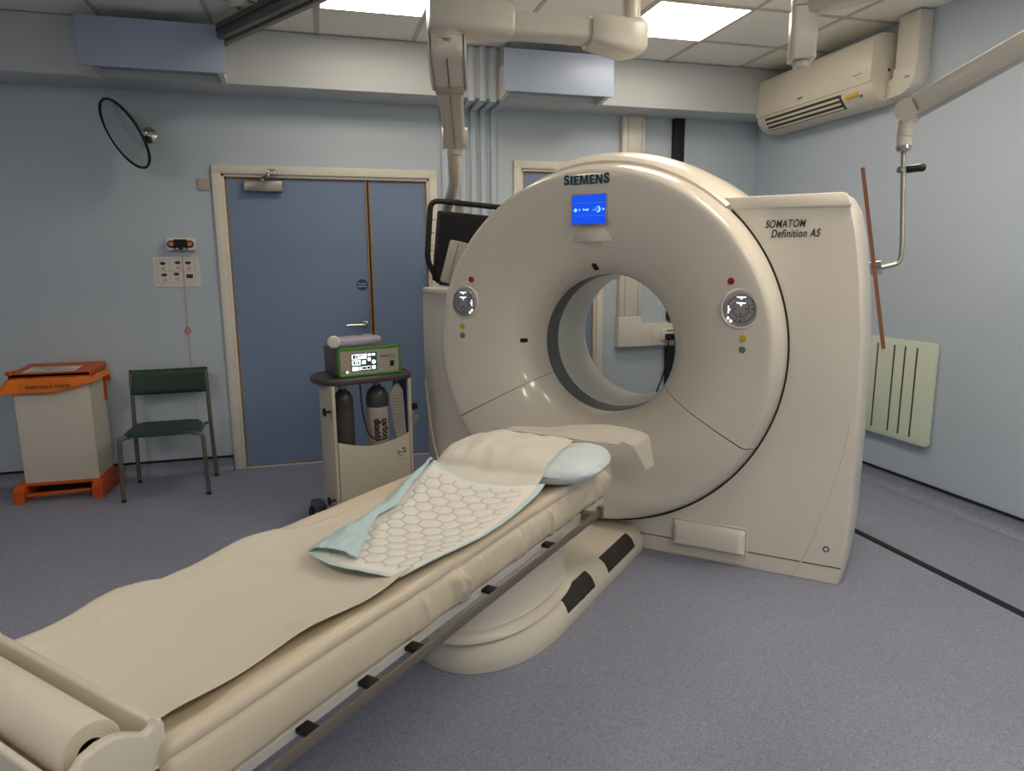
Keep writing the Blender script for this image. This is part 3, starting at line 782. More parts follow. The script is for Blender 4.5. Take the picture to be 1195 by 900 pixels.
# small intercom lamp
m = MB(); m.box(-.014, .004, -.113, -.1, 1.594, 1.5965); m.box(-.009, -.001, -.122, -.1, 1.580, 1.586); m.build('status_lamp', 'label', G)
def surf(r):
    for (r0, t0), (r1, t1) in zip(face, face[1:]):
        if r0 <= r <= r1: return t0+(t1-t0)*(r-r0)/(r1-r0)
    return -.13
def scoop(u, v):
    a = PI+PI*u; x = -.006+.062*math.cos(a)*v; z = 1.5315+.050*math.sin(a)*v
    r = math.hypot(x, z-ZG); return (x, surf(r)+.002-.0075*math.exp(-((v-.86)/.09)**2), z)
m = MB(); m.grid(scoop, 30, 10); m.build('speaker_scoop', 'gantry', G, 60)
# laser windows in the funnel
for a, r, ww, ll, nm in ((178, .415, .011, .022, 'laser_window'), (94, .398, .013, .028, 'laser_window'), (2, .372, .009, .02, 'laser_window')):
    t = surf(r); dr = .004; sl = Vector((dr, surf(r+dr)-surf(r-dr) if False else (surf(r+dr)-t), 0)).normalized()
    er = Vector((math.cos(R(a)), 0, math.sin(R(a)))); et = Vector((-math.sin(R(a)), 0, math.cos(R(a)))); ey = Vector((0, 1, 0))
    dirs = (er*sl.x+ey*sl.y).normalized(); nn = dirs.cross(et); c = er*r+ey*t+Vector((0, 0, ZG))
    if nn.y > 0: nn = -nn
    T = Matrix((( dirs.x, et.x, nn.x, c.x), (dirs.y, et.y, nn.y, c.y), (dirs.z, et.z, nn.z, c.z), (0, 0, 0, 1)))
    m = MB(); m.prism(rrect(-ll, ll, -ww, ww, ww*.9), -.004, .0022, T=T); m.build(nm, 'blackgloss', G)
# control panels and buttons
for s in (1, -1):
    cx, cz, y = s*.703, 1.232, -.1222
    cy = y
    m = MB(); m.lathe([(.092, -.004), (.09, .004), (.083, .0075), (.079, .004), (.0, .003)], (cx, y, cz), (cx, y-.1, cz), n=64)
    K = m.build('control_panel', 'gantry', G, 50)
    m = MB(); m.lathe([(0, .009), (.06, .0085), (.074, .007), (.0775, .003)], (cx, y, cz), (cx, y-.1, cz), n=64); KD = m.build('keypad', 'padgrey', K, 50)
    m = MB()
    for rr in (.034, .058): 
        m.lathe([(rr, .0085), (rr+.0016, .0096), (rr-.0016, .0096)], (cx, y, cz), (cx, y-.1, cz), n=48, closed=True)
    for a in range(8):
        q = R(a*45+22.5); c0 = Vector((cx+.036*math.cos(q), y-.0092, cz+.036*math.sin(q))); c1 = Vector((cx+.056*math.cos(q), y-.0092, cz+.056*math.sin(q)))
        m.tube([c0, c1], .0009, n=4)
    for (dx, dz) in ((.046*s, .036), (-.046*s, .036), (.0, -.05), (.0, -.022), (.05*s, .0), (.022, 0), (-.022, 0)):
        m.box(cx+dx-.004, cx+dx+.004, y-.0098, y-.0085, cz+dz-.0035, cz+dz+.0035)
    m.build('key_outline', 'padline', KD, smooth=0)
    m = MB(); yy = y-.0104; y1 = y-.0085
    def arrow(x0, z0, dx, dz, w, h):   # broad arc with a triangle pointing along (dx,dz)
        px, pz = -dz, dx
        P = [(x0+px*w, z0+pz*w), (x0-px*w, z0-pz*w), (x0-px*w*.9+dx*.004, z0-pz*w*.9+dz*.004), (x0-px*w*.25+dx*.006, z0-pz*w*.25+dz*.006), (x0+dx*h, z0+dz*h), (x0+px*w*.25+dx*.006, z0+pz*w*.25+dz*.006), (x0+px*w*.9+dx*.004, z0+pz*w*.9+dz*.004)]
        m.prism(P, yy, y1, plane='xz')
    arrow(cx, cz+.053, 0, -1, .021, .014)
    arrow(cx, cz+.028, 0, -1, .021, .018)
    arrow(cx-s*.055, cz-.004, s, 0, .018, .013)
    for dx, dz in ((-.052, -.041), (-.040, -.053)):
        q = R(-40)
        P = [(cx+s*dx+.0075*math.cos(q+R(b)), cz+dz+.0075*math.sin(q+R(b))) for b in (45, 135, 225, 315)]
        m.prism(P, yy, y1, plane='xz')
    m.build('lit_key', 'padglow', KD, smooth=0)
    for nm, mm, bx, bz, lab_ in (('stop_button', 'red', s*.655, 1.350, 'red button'), ('hold_button', 'yellow', s*.716, 1.104, 'yellow button'), ('status_button', 'grey', s*.716, 1.055, 'grey button')):
        yy2 = surf(math.hypot(bx, bz-ZG))
        m = MB(); m.lathe([(0, .006), (.012, .006), (.0142, .004), (.0155, .0), (.0155, -.004)], (bx, yy2, bz), (bx, yy2-.1, bz), n=32)
        pl(m.build(nm, mm, G), lab_)
# writing
def glyph(m, ch, x, z, h, w):
    t = .25*h; y0, y1 = -.1342, -.1326
    P = lambda pts: m.prism([(x+a*w, z+b*h) for a, b in pts], y0, y1, plane='xz')
    tw = t/w; th = .21
    if ch == 'I': P([(0, 0), (1, 0), (1, 1), (0, 1)])
    if ch == 'E': P([(0, 0), (1, 0), (1, th), (tw, th), (tw, .40), (.92, .40), (.92, .60), (tw, .60), (tw, 1-th), (1, 1-th), (1, 1), (0, 1)])
    if ch == 'N': P([(0, 0), (tw*.85, 0), (tw*.85, .62), (1-tw*.95, 0), (1, 0), (1, 1), (1-tw*.85, 1), (1-tw*.85, .38), (tw*.95, 1), (0, 1)])
    if ch == 'M': P([(0, 0), (tw*.85, 0), (tw*.95, .66), (.5-tw*.36, 0), (.5+tw*.36, 0), (1-tw*.95, .66), (1-tw*.85, 0), (1, 0), (1-tw*.15, 1), (1-tw*1.25, 1), (.5, .36), (tw*1.25, 1), (tw*.15, 1)])
m = MB(); gx_, gh = -.131, .0425
MW = {'S': .66, 'I': .26, 'E': .58, 'M': 1.0, 'N': .78}
spots = []
for ch in 'SIEMENS':
    w_ = MW[ch]*gh*1.01
    if ch == 'S': spots.append(gx_)
    else: glyph(m, ch, gx_, 1.812-gh/2, gh, w_)
    gx_ += w_+.0055
m.build('maker_name', 'petrol', G, 0)
for x_ in spots: text('maker_name', 'S', .0600, 'petrol', G, (x_+.001, -.1335, 1.812), (PI/2, 0, 0), off=.0026, sx=.98)
text('model_name', 'SOMATOM', .0465, 'darkprint', G, (.765, -.0018, 1.590), (PI/2, 0, 0), off=.0006, shear=.2, sx=.67, sp=1.08)
text('model_name', 'Definition AS', .0465, 'darkprint', G, (.790, -.0018, 1.549), (PI/2, 0, 0), off=.0007, shear=.2, sx=.71, sp=1.08)
m = MB(); m.cyl((1.103, .0, .16), (1.103, -.003, .16), .0135, n=24); k = m.build('lock_cap', 'signblue', G)
m = MB(); m.cyl((1.103, -.003, .16), (1.103, -.0045, .16), .008, n=16); m.build('lock_face', 'label', k)
m = MB(); m.tube(rpath([(1.14, -.001, .775), (1.152, -.001, .775), (1.152, -.001, .805), (1.14, -.001, .805), (1.14, -.001, .775)], .003), .0012, n=6); m.build('corner_mark', 'label', G)

# ------------------------------------------------------------------ patient couch
TB = thing('patient_couch', 'long cream padded scanner couch on a rounded floor pedestal', 'scanner couch', (.16815, 2.06308, 0), R(-46))
# lower cover
def bprof(): return [(0.0, .0015), (-.005, .03), (-.002, .055), (.008, .082), (.022, .104), (.042, .118), (.065, .124), (.09, .125)]
def outline(d, b0, b1, n=40):
    w = .278-d; P = []
    if b0 is None:
        for i in range(n+1):
            a = PI+PI*i/n      # -1,0 .. 1,0 through the nose
            P.append((w*math.copysign(abs(math.cos(a))**.92, math.cos(a)), .66-(.425-d)*abs(math.sin(a))**.92))
        P += [(w, .8), (w, .95), (w, b1), (-w, b1), (-w, .95), (-w, .8)]
    else:
        P = [(-w, b0), (w, b0), (w, (b0+b1)/2), (w, b1), (-w, b1), (-w, (b0+b1)/2)]
    return P
def cover(name, b0, b1, mm):
    m = MB(); rows = [[(x, y, z) for x, y in outline(d, b0, b1)] for d, z in bprof()]
    n = len(rows[0]); vs = [v for r_ in rows for v in r_]; fs = []
    for i in range(len(rows)-1):
        for j in range(n): fs.append((i*n+j, i*n+(j+1) % n, (i+1)*n+(j+1) % n, (i+1)*n+j))
    fs.append(tuple(range((len(rows)-1)*n, len(rows)*n)))
    m._add(vs, fs); return m.build(name, mm, TB, 50)
cover('base_cover', None, 1.018, 'tablep')
cover('rear_base_cover', 1.0205, 1.575, 'tablep')
m = MB(); m.box(-.21, .21, .9, 1.2, .01, .10); m.box(-.2, .2, .55, 1.5, .002, .02); m.build('base_frame', 'seam', TB)
# pedestal drum
m = MB(); lev = [(-.036, .124), (-.026, .1265), (-.016, .133), (-.010, .143), (-.007, .154), (-.009, .158), (-.003, .166), (.0, .2), (.006, .30), (.014, .42)]
rows = []
for d, z in lev:
    w = .222-d; row = []
    for i in range(96):
        a = 2*PI*i/96; row.append((w*math.copysign(abs(math.cos(a))**.9, math.cos(a)), .635+(.385-d)*math.copysign(abs(math.sin(a))**.9, math.sin(a)), z))
    rows.append(row)
n = len(rows[0]); m._add([v for r_ in rows for v in r_], [(i*n+j, i*n+(j+1) % n, (i+1)*n+(j+1) % n, (i+1)*n+j) for i in range(len(rows)-1) for j in range(n)]+[tuple(range((len(rows)-1)*n, len(rows)*n))])
m.build('pedestal', 'tablep', TB, 60)
# foot pedals
def padm(b0, b1, name, ribs):
    pr = [(-d, z) for d, z in bprof()]
    P = [(.278-d, z) for d, z in bprof()[2:7]]
    L = [0]
    for a, b in zip(P, P[1:]): L.append(L[-1]+math.dist(a, b))
    def at(t):
        t = (.06+.82*t)*L[-1]
        for i in range(len(P)-1):
            if L[i] <= t <= L[i+1]+1e-9:
                f = (t-L[i])/(L[i+1]-L[i]); a = Vector((P[i][0]+(P[i+1][0]-P[i][0])*f, P[i][1]+(P[i+1][1]-P[i][1])*f))
                e = Vector((P[i+1][0]-P[i][0], P[i+1][1]-P[i][1])).normalized(); return a, Vector((e.y, -e.x)) if e.y > 0 else Vector((-e.y, e.x))
        return Vector(P[-1]), Vector((0, 1))
    m = MB()
    def f(u, v):
        c, nn = at(v); e = min(u, 1-u, v, 1-v); h = .004*min(1, e*12)
        if ribs: h += .004*math.exp(-((u-.55)/.05)**2)
        c = c+nn*h; return (c.x, b0+(b1-b0)*u, c.y)
    m.grid(f, 40, 14); return m.build(name, 'pedal', TB, 60)
padm(.72, .99, 'foot_pedal', True); padm(1.135, 1.47, 'foot_pedal', False)
# lift frame under the top
m = MB(); m.box(-.2, .2, .15, .93, .395, .445, bev=.01); m.build('lift_frame', 'tableund', TB)
# table top shell
m = MB(); m.prism([(-.315, .476), (-.312, .452), (-.29, .44), (.29, .44), (.312, .452), (.315, .476)], -1.17, .985, plane='xz', bev=.004); m.build('top_shell', 'tableund', TB)
m = MB(); m.box(-.316, .316, -1.17, -.9625, .474, .56, bev=.016); m.box(-.27, .27, -1.16, -.98, .55, .566, bev=.006); m.build('foot_end_cap', 'tablep', TB)
# mattress
half = [(0, .596), (.06, .596), (.12, .597), (.17, .599), (.21, .602), (.24, .608), (.265, .6145), (.282, .618), (.296, .618), (.306, .6135), (.3105, .606), (.311, .598), (.309, .591), (.3065, .586), (.309, .580), (.3135, .572), (.316, .56), (.3175, .54), (.318, .515), (.3165, .495), (.312, .484), (.298, .478)]
SEC = [(-a, z) for a, z in reversed(half[1:])]+half
from mathutils import noise
def hn(x, y, s=1.0): return noise.noise(Vector((x*s, y*s, 3.7)))
folds = []
rf = random.Random(11)
for k in range(46):
    b = rf.uniform(-.35, 1.0); folds.append((b, rf.uniform(.006, .014), rf.uniform(.004, .0105)*(1.0 if b > -.1 else .45), rf.uniform(-.35, .35), rf.uniform(.0, .45), rf.uniform(.5, 1.0)))
B0, B1 = -.955, 1.085
NB = 520
m = MB()
def mf(u, v):
    b = B0+(B1-B0)*v; i = u*(len(SEC)-1); k = min(int(i), len(SEC)-2); f = i-k
    a = SEC[k][0]*(1-f)+SEC[k+1][0]*f; z = SEC[k][1]*(1-f)+SEC[k+1][1]*f
    side = max(0.0, (abs(a)-.285)/.03); side = min(1, side)
    low = max(0.0, min(1.0, (.60-z)/.11)) if abs(a) > .28 else 0
    dz = hn(a*3, b*3)*.004+hn(a, b, 14)*.0012; da = 0
    if side > 0:
        for fb, w, h, tilt, z0, z1 in folds:
            if (a > 0) != (w*1e5 % 1 > -1): continue
            d = (b-fb-tilt*(low-.5)*.12)/w
            if abs(d) < 3: da -= h*math.exp(-d*d)*side*min(1, low*2.5)*(1 if z0*.6 < low < z1+.2 else .25)
        da += hn(b*9, z*22)*.0035*side*(1 if b > -.3 else .5)
    else:
        ww = max(0, (abs(a)-.12)/.16)
        dz += ww*hn(b*26+a*20, a*9)*.0018*(1 if b > -.2 else .4)
    e = .055; s = 1.0
    if b > B1-e: s = math.sqrt(max(0, 1-((b-(B1-e))/e)**2))
    if b < B0+.02: s = math.sqrt(max(0, 1-((B0+.02-b)/.02)**2))
    zc = .535; z2 = zc+(z-zc)*(.55+.45*s); a2 = a*(.93+.07*s)
    return (a2+math.copysign(da, a), b, z2+dz)
m.grid(mf, (len(SEC)-1)*3, NB)
bm = m.bm
bmesh.ops.holes_fill(bm, edges=[e for e in bm.edges if e.is_boundary], sides=0)
m.build('mattress', 'vinyl', TB, 50)
# accessory rail with clamps
for s in (1, -1):
    m = MB(); m.box(s*.372-.005, s*.372+.005, -1.25, .80, .462, .488, bev=.0015); RL = m.build('side_rail', 'rail', TB)
    for b in (.443, .06, -.30, -.471, -.66, -1.0):
        m = MB(); m.box(min(s*.30, s*.366), max(s*.30, s*.366), b-.017, b+.017, .461, .474, bev=.002); m.build('rail_bracket', 'blackgloss', TB)
    m = MB(); m.box(min(s*.30, s*.368), max(s*.30, s*.368), .75, .79, .452, .48, bev=.003); m.box(s*.372-.012, s*.372+.012, .795, .815, .452, .500, bev=.003); m.build('rail_end_clamp', 'rail', TB)

# roll tray and roll at the foot end
t = thing('roll_tray', 'moulded cream tray holding the paper roll across the foot of the couch', 'tray', (.16815, 2.06308, 0), R(-46))
m = MB(); zt_ = .663
m.box(-.31, .29, -1.115, -.935, .5665, .574, bev=.003)                               # floor
def wallpts(b0, b1): return None
m.box(-.31, .29, -.953, -.935, .560, .650, bev=.0085, seg=4)                          # wall towards the mattress
m.box(-.31, .29, -1.118, -1.102, .570, .645, bev=.0075, seg=4)
for a0, a1 in ((.266, .289), (-.309, -.286)):
    P = [(-.936, .5665), (-.936, .640), (-.940, .654), (-.948, .656), (-.958, .643), (-.968, .641), (-.985, .652), (-1.0, .662), (-1.02, .670), (-1.045, .671), (-1.07, .664), (-1.09, .645), (-1.105, .638), (-1.116, .636), (-1.118, .628), (-1.118, .5665)]
    m.prism(P, a0, a1, plane='yz', bev=.005, seg=3)
m.build('tray_shell', 'tablep', t, 40)
t = thing('paper_roll', 'thick white roll of couch paper lying in the tray', 'paper roll', (.16815, 2.06308, 0), R(-46))
m = MB(); c0, c1 = (-.27, -1.03, .6265), (.225, -1.03, .6265)
m.lathe([(.0225, 0), (.0505, 0), (.052, .002), (.052, .493), (.0505, .495), (.0225, .495)], c0, c1, n=64, closed=True); m.build('wound_paper', 'roll', t, 40)
m = MB(); m.lathe([(.0195, .002), (.0225, .002), (.0225, .493), (.0195, .493)], c0, c1, n=32, closed=True)
m.build('core_tube', 'slot', t)
m = MB()
for r in (.028, .035, .042): m.lathe([(r, .4951), (r+.0003, .4953), (r-.0003, .4953)], c0, c1, n=48, closed=True)
m.build('layer_line', 'beige', t)
# paper sheet
Lft = [(-.925, -.268), (-.85, -.276), (-.797, -.280), (-.74, -.296), (-.683, -.302), (-.64, -.285), (-.591, -.262), (-.53, -.270), (-.429, -.283), (-.30, -.285), (-.22, -.276), (-.17, -.245), (-.11, -.222), (0, -.205), (.2, -.2), (.42, -.2)]
Rgt = [(-.925, .262), (-.857, .264), (-.71, .254), (-.6, .257), (-.48, .269), (-.39, .282), (-.33, .284), (-.254, .274), (-.1, .26), (.1, .25), (.42, .25)]
def interp(T, b):
    if b <= T[0][0]: return T[0][1]
    for (b0, a0), (b1, a1) in zip(T, T[1:]):
        if b <= b1:
            f = (b-b0)/(b1-b0); f = f*f*(3-2*f)*.5+f*.5; return a0+(a1-a0)*f
    return T[-1][1]
def shz(a, b):
    e = abs(a)/.28
    z = .607+.026*e**2.2+hn(a*4, b*4)*.0035+hn(a*9+2, b*9)*.0012
    z += .006*math.exp(-((a+.13)/.012)**2)*.35
    if a < -.2: z += .012*math.sin(b*17+.6)*min(1, (-a-.2)/.08)*.55+.006
    if a < -.27: z -= (-a-.27)*.35
    if a > .17: z += (a-.17)*.06+.006*math.sin(b*19)*min(1, (a-.17)/.08)
    if b > -.1: z = min(z, .632)
    if b < -.88: z += (-.88-b)*.5*0
    return max(z, .6005+.02*max(0, (abs(a)-.2)/.08))
m = MB(); m.grid(lambda u, v: ((lambda b: (lambda a: (a, b, shz(a, b)))(interp(Lft, b)+(interp(Rgt, b)-interp(Lft, b))*u))(-.932+1.32*v)), 60, 150)
o = m.build('paper_sheet', 'paper', None, 60, solid=.0008)
o.location = (.16815, 2.06308, 0); o.rotation_euler = (0, 0, R(-46)); tag(o, 'long cream paper sheet covering the foot half of the couch', 'paper sheet')

# absorbent pad (Coons patch) with a folded-over edge
def cat(P, t):
    n = len(P)-1; i = min(int(t*n), n-1); f = t*n-i
    p = [Vector(P[max(0, min(n, i+k))]) for k in (-1, 0, 1, 2)]
    return 0.5*((2*p[1])+(-p[0]+p[2])*f+(2*p[0]-5*p[1]+4*p[2]-p[3])*f*f+(-p[0]+3*p[1]-3*p[2]+p[3])*f**3)
Lb = [(-.043, -.295, .644), (-.045, -.176, .650), (-.043, -.045, .654), (-.075, .094, .658), (-.140, .28, .670), (-.158, .450, .702)]
Rb = [(.272, -.272, .636), (.305, -.10, .644), (.326, .05, .644), (.32, .25, .646), (.298, .42, .65), (.272, .535, .654)]
Fb = [(-.043, -.295, .644), (.05, -.312, .640), (.127, -.308, .638), (.20, -.296, .636), (.245, -.288, .636), (.272, -.272, .636)]
Bb = [(-.158, .450, .702), (-.09, .425, .687), (.0, .405, .672), (.09, .41, .664), (.18, .435, .660), (.272, .535, .654)]
def coons(u, v):
    f, b, l, r = cat(Fb, u), cat(Bb, u), cat(Lb, v), cat(Rb, v)
    P = f*(1-v)+b*v+l*(1-u)+r*u-(Vector(Fb[0])*(1-u)*(1-v)+Vector(Fb[-1])*u*(1-v)+Vector(Bb[0])*(1-u)*v+Vector(Bb[-1])*u*v)
    P.z += .004*hn(P.x*6, P.y*6)+.0022*hn(P.x*20, P.y*20)
    return tuple(P)
t = thing('absorbent_pad', 'white quilted absorbent pad with pale blue border lying across the middle of the couch', 'absorbent pad', (.16815, 2.06308, 0), R(-46))
m = MB(); m.grid(coons, 60, 120, uvf=lambda u, v: (.40*u+.0045*noise.noise(Vector((u*9, v*14, 1))), .80*v+.0045*noise.noise(Vector((u*9, v*14, 5))))); m.build('quilted_sheet', 'quilt', t, 60, solid=.003)
def edgestrip(u, v):
    p = Vector(coons(1.0, v)) if True else None
    return tuple(p+Vector((.002, 0, -.002)))
Fi = [(.125, -.272, .652), (.05, -.150, .668), (-.01, -.03, .672), (-.02, .060, .674), (-.085, .222, .684), (-.150, .405, .700)]
Fo = [(-.048, -.296, .646), (-.052, -.176, .656), (-.050, -.045, .662), (-.082, .094, .666), (-.148, .28, .678), (-.163, .448, .704)]
def flap(u, v):
    a = cat(Fo, v); b = cat(Fi, v); p = a*(1-u)+b*u
    p.z += .016*math.sin(PI*min(1, u*1.0))*(1-.4*v)+.007*hn(p.x*26, p.y*18)+.006*abs(hn(p.x*40, p.y*30))
    return tuple(p)
m = MB(); m.grid(flap, 24, 70); pl(m.build('folded_edge', 'bluepad', t, 60, solid=.002), 'pale blue folded-over edge')

# pillow with a paper cover
PA = R(9)
def pil(u, v, inf=0.0):
    su = 1-abs(u)**5; sv = 1-abs(v)**3.6
    h = (max(0, su)**.62)*(max(0, sv)**.6)
    x = u*.328*(1-.10*v*v*abs(v)); y = v*.212*(1-.24*max(0, u)**6)*(1-.10*max(0, -u)**4)
    X = .075+x*math.cos(PA)-y*math.sin(PA); Y = .745+x*math.sin(PA)+y*math.cos(PA)
    return X, Y, h
def ptop(u, v):
    X, Y, h = pil(u, v); w = .004*hn(X*14, Y*14)+.002*hn(X*34, Y*34)
    hh = .060*h*(1-.12*math.exp(-((u-.5)/.15)**2))*(1+.2*math.exp(-((u+.4)/.4)**2))
    return (X, Y, .662+hh+w+.012*max(0, u)**2)
def pbot(u, v):
    X, Y, h = pil(u, v); return (X, Y, max(.628, .662+.012*max(0, u)**2-.055*h))
t = thing('pillow', 'pale blue pillow at the head end of the couch, half under a paper cover', 'pillow', (.16815, 2.06308, 0), R(-46))
m = MB(); m.grid(lambda u, v: ptop(2*u-1, 2*v-1), 70, 50); m.grid(lambda u, v: pbot(2*u-1, 2*v-1), 70, 50)
bmesh.ops.remove_doubles(m.bm, verts=m.bm.verts[:], dist=.0006)
m.build('pillow_body', 'pillowb', t, 60)
def cov(u, v):
    U = -1.06+1.56*u; V = -1.45+2.5*v
    cu, cv = max(-1, min(1, U)), max(-1, min(1, V))
    x, y, z = ptop(cu, cv)
    ex, ey = U-cu, V-cv
    if ey < 0:
        k = -ey; y -= .205*k*1.1; x += .02*k; z = z+.004-(z-.634)*min(1, k*2.4)**.8 if z > .634 else z
    if ey > 0: y += .205*ey; z -= .04*ey*4
    if ex < 0: x += .305*ex*.9; z -= -ex*.25
    z += .006+.003*hn(x*18, y*18)+.013*abs(hn(x*6+4+y*3, y*4-x*5))*(1 if V > -1 else .45)+.006*abs(hn(x*13+9, y*9+x*6))
    return (x, y, max(z, .628))
m = MB(); m.grid(cov, 70, 70)
o = m.build('pillow_cover', 'paperpil', None, 60, solid=.0008); o.location = (.16815, 2.06308, 0); o.rotation_euler = (0, 0, R(-46))
tag(o, 'creased cream paper cover draped over the pillow and down its front', 'pillow cover')
HS = [(-.27, .655), (-.16, .665), (-.06, .675), (.06, .700), (.20, .716), (.30, .716), (.38, .704), (.414, .692), (.422, .655), (.432, .612), (.441, .568)]
def hp(u, v):
    n_ = len(HS)-1; i_ = min(int(u*n_), n_-1); f_ = u*n_-i_
    p = Vector((HS[i_][0]*(1-f_)+HS[i_+1][0]*f_, 0, HS[i_][1]*(1-f_)+HS[i_+1][1]*f_))
    b = 1.03+.20*v
    if u > .68: b += -.10*(1-v)*((u-.68)/.32)*-1
    z = p.z if v > .35 else p.z*(v/.35)+(.690 if p.x < .36 else p.z)*(1-v/.35)
    return (p.x, b, z+.004*hn(p.x*10, b*10))
m = MB(); m.grid(hp, 60, 24)
o = m.build('paper_sheet', 'thinpaper', None, 60); o.location = (.16815, 2.06308, 0); o.rotation_euler = (0, 0, R(-46))
tag(o, 'short paper sheet hanging out behind the pillow at the scanner opening', 'paper sheet')

# ------------------------------------------------------------------ equipment cart
CR = R(18); CL0 = (.030, 3.665, 0)
K = thing('equipment_cart', 'cream equipment cart with dark oval tray and open gas bottle bay', 'cart', CL0, CR)
W = .458
m = MB(); tr = []
for cx_, sg in ((.40, 1), (.06, -1)):
    for k in range(13):
        a = R(-90+180*k/12) if sg > 0 else R(90+180*k/12)
        tr.append((cx_+(.11)*math.cos(a), .165+.175*math.sin(a)))
m.prism(tr, .797, .828, bev=.009, seg=3)
TY = m.build('tray_top', 'cartdark', K, 40)
m = MB(); m.tube([(x*.93+.016, y*.9+.0165, .8285) for x, y in tr], .005, n=6, closed=True); m.build('tray_rib', 'cartdark', TY)
for x0, x1 in ((0, .018), (W-.018, W)):
    m = MB(); m.box(x0, x1, 0, .22, .085, .797, bev=.004); m.build('side_panel', 'cart', K)
m = MB(); m.box(W-.0215, W-.0185, .02, .20, .30, .79); m.build('inner_panel', 'cartblue', K)
m = MB(); top_ = [(x, .490-.045*math.sin(PI*(x-.02)/(W-.04))) for x in [ .02+(W-.04)*k/20 for k in range(21)]]
m.prism([(.021, .10), (W-.019, .10)]+list(reversed(top_)), -.002, .012, plane='xz', bev=.002); FPn = m.build('front_panel', 'cart', K)
m = MB(); m.box(.018, W-.018, .0, .22, .085, .115, bev=.003); m.build('bottom_shelf', 'cart', K)
m = MB(); m.box(.018, W-.018, .195, .207, .115, .33); m.build('back_panel', 'cart', K)
for x, z in ((-.001, .66), (-.001, .165)):
    m = MB(); m.lathe([(.007, .0), (.007, .028), (.022, .03), (.024, .036), (.016, .042), (0, .043)], (x, .03, z), (x-1, .03, z), n=20); m.build('knob', 'blackgloss', K)
m = MB(); m.lathe([(.008, .0), (.008, .012), (.02, .014), (.02, .04), (0, .041)], (W+.001, .03, .63), (W+1, .03, .63), n=12); m.build('knob', 'blackgloss', K)
for x, y in ((-.035, .0), (W+.03, .0), (-.035, .26), (W+.03, .26)):
    m = MB(); m.lathe([(0, .105), (.028, .105), (.036, .095), (.037, .045), (0, .045)], (x, y, 0), (x, y, 1), n=24); m.box(x-.0 if x < 0 else x-.07, x+.07 if x < 0 else x, y+.005 if y < .1 else y-.045, y+.045 if y < .1 else y-.005, .07, .095)
    c_ = m.build('caster', 'castgrey', K)
    for o_ in (-.042, .026):
        m = MB(); m.lathe([(0, 0), (.034, 0), (.038, .004), (.038, .012), (.034, .016), (0, .016)], (x+o_, y-.012, .0385), (x+o_+1, y-.012, .0385), n=28); m.build('wheel', 'black', c_)
# printed emblem
m = MB(); lx, lz = .385, .385
m.tube([(lx+.022*math.cos(R(a)), -.0028, lz+.022*math.sin(R(a))) for a in range(150, 330, 30)], .0022, n=4)
m.tube([(lx+.022*math.cos(R(a)), -.0028, lz+.022*math.sin(R(a))) for a in range(-20, 80, 25)], .0022, n=4)
m.box(lx-.026, lx+.028, -.0032, -.0018, lz-.003, lz+.001); m.box(lx+.004, lx+.018, -.0032, -.0018, lz+.014, lz+.024)
m.box(lx-.024, lx+.02, -.0028, -.0018, lz-.042, lz-.0405)
m.build('printed_emblem', 'darkprint', FPn, smooth=0)

def cyl_thing(x, y, r, label, body, shoulder, h, z0=.1155):
    t = thing('gas_cylinder', label, 'gas cylinder', (0, 0, 0), CR, 'gas cylinders in the cart')
    P = Vector(CL0)+Matrix.Rotation(CR, 3, 'Z') @ Vector((x, y, z0)); t.location = P
    m = MB(); m.lathe([(0, 0), (r-.004, 0), (r, .006), (r, h*.82)], (0, 0, 0), (0, 0, 1), n=40); m.build('cylinder_body', body, t)
    m = MB(); m.lathe([(r, h*.82), (r, h*.90), (r*.93, h*.935), (r*.74, h*.968), (r*.42, h*.99), (r*.36, h)], (0, 0, 0), (0, 0, 1), n=40); m.build('shoulder', shoulder, t)
    m = MB(); m.cyl((0, 0, h-.004), (0, 0, h+.02), .014, n=16); m.box(-.02, .02, -.018, .018, h+.008, h+.028, bev=.004); m.build('valve', 'steel', t)
    return t
cyl_thing(.094, .10, .056, 'dark grey gas cylinder in the cart bay on the side nearer the double door', 'cyld', 'cyls', .645)
t = cyl_thing(.285, .085, .062, 'pale gas cylinder with carbon dioxide lettering in the cart bay', 'cylw', 'cyls', .650)
text('cylinder_text', 'carbon', .050, 'seam', t, (.016, -.0625, .47), (PI/2, PI/2, 0), off=.0022, sx=.85)
text('cylinder_text', 'dioxide', .050, 'seam', t, (-.027, -.0585, .47), (PI/2, PI/2, -.35), off=.0022, sx=.85)
def cartpt(x, y, z): return Vector(CL0)+Matrix.Rotation(CR, 3, 'Z') @ Vector((x, y, z))
t = thing('paper_tag', 'printed paper tag hanging in the cart bay beside the pale cylinder', 'tag', cartpt(.385, .035, .79), CR)
m = MB(); m.prism([(-.012, -.02), (.012, -.02), (.035, -.06), (.05, -.33), (-.015, -.335), (-.045, -.08)], -.001, .001, plane='xz'); s_ = m.build('card', 'tag', t)
m = MB()
for k in range(13): m.box(-.034, .034, -.0018, -.001, -.085-.018*k, -.082-.018*k, T=Matrix.Rotation(0, 4, 'Y'))
m.build('printed_line', 'grey', s_, smooth=0)
m = MB(); m.tube([(0, 0, -.025), (-.006, 0, .0), (.006, 0, .004), (.0, 0, -.025)], .0012, n=6); m.build('wire_loop', 'steel', t)
t = thing('paper_tag', 'white paper tag sticking out behind the outer side of the cart', 'tag', cartpt(.48, .10, .57), CR)
m = MB(); m.prism([(-.01, .045), (.075, -.02), (.01, -.09), (-.01, -.07)], -.001, .001, plane='xz'); s_ = m.build('card', 'tag', t)
m = MB(); m.box(.01, .03, -.0018, -.001, -.01, .0); m.build('printed_mark', 'redprint', s_)
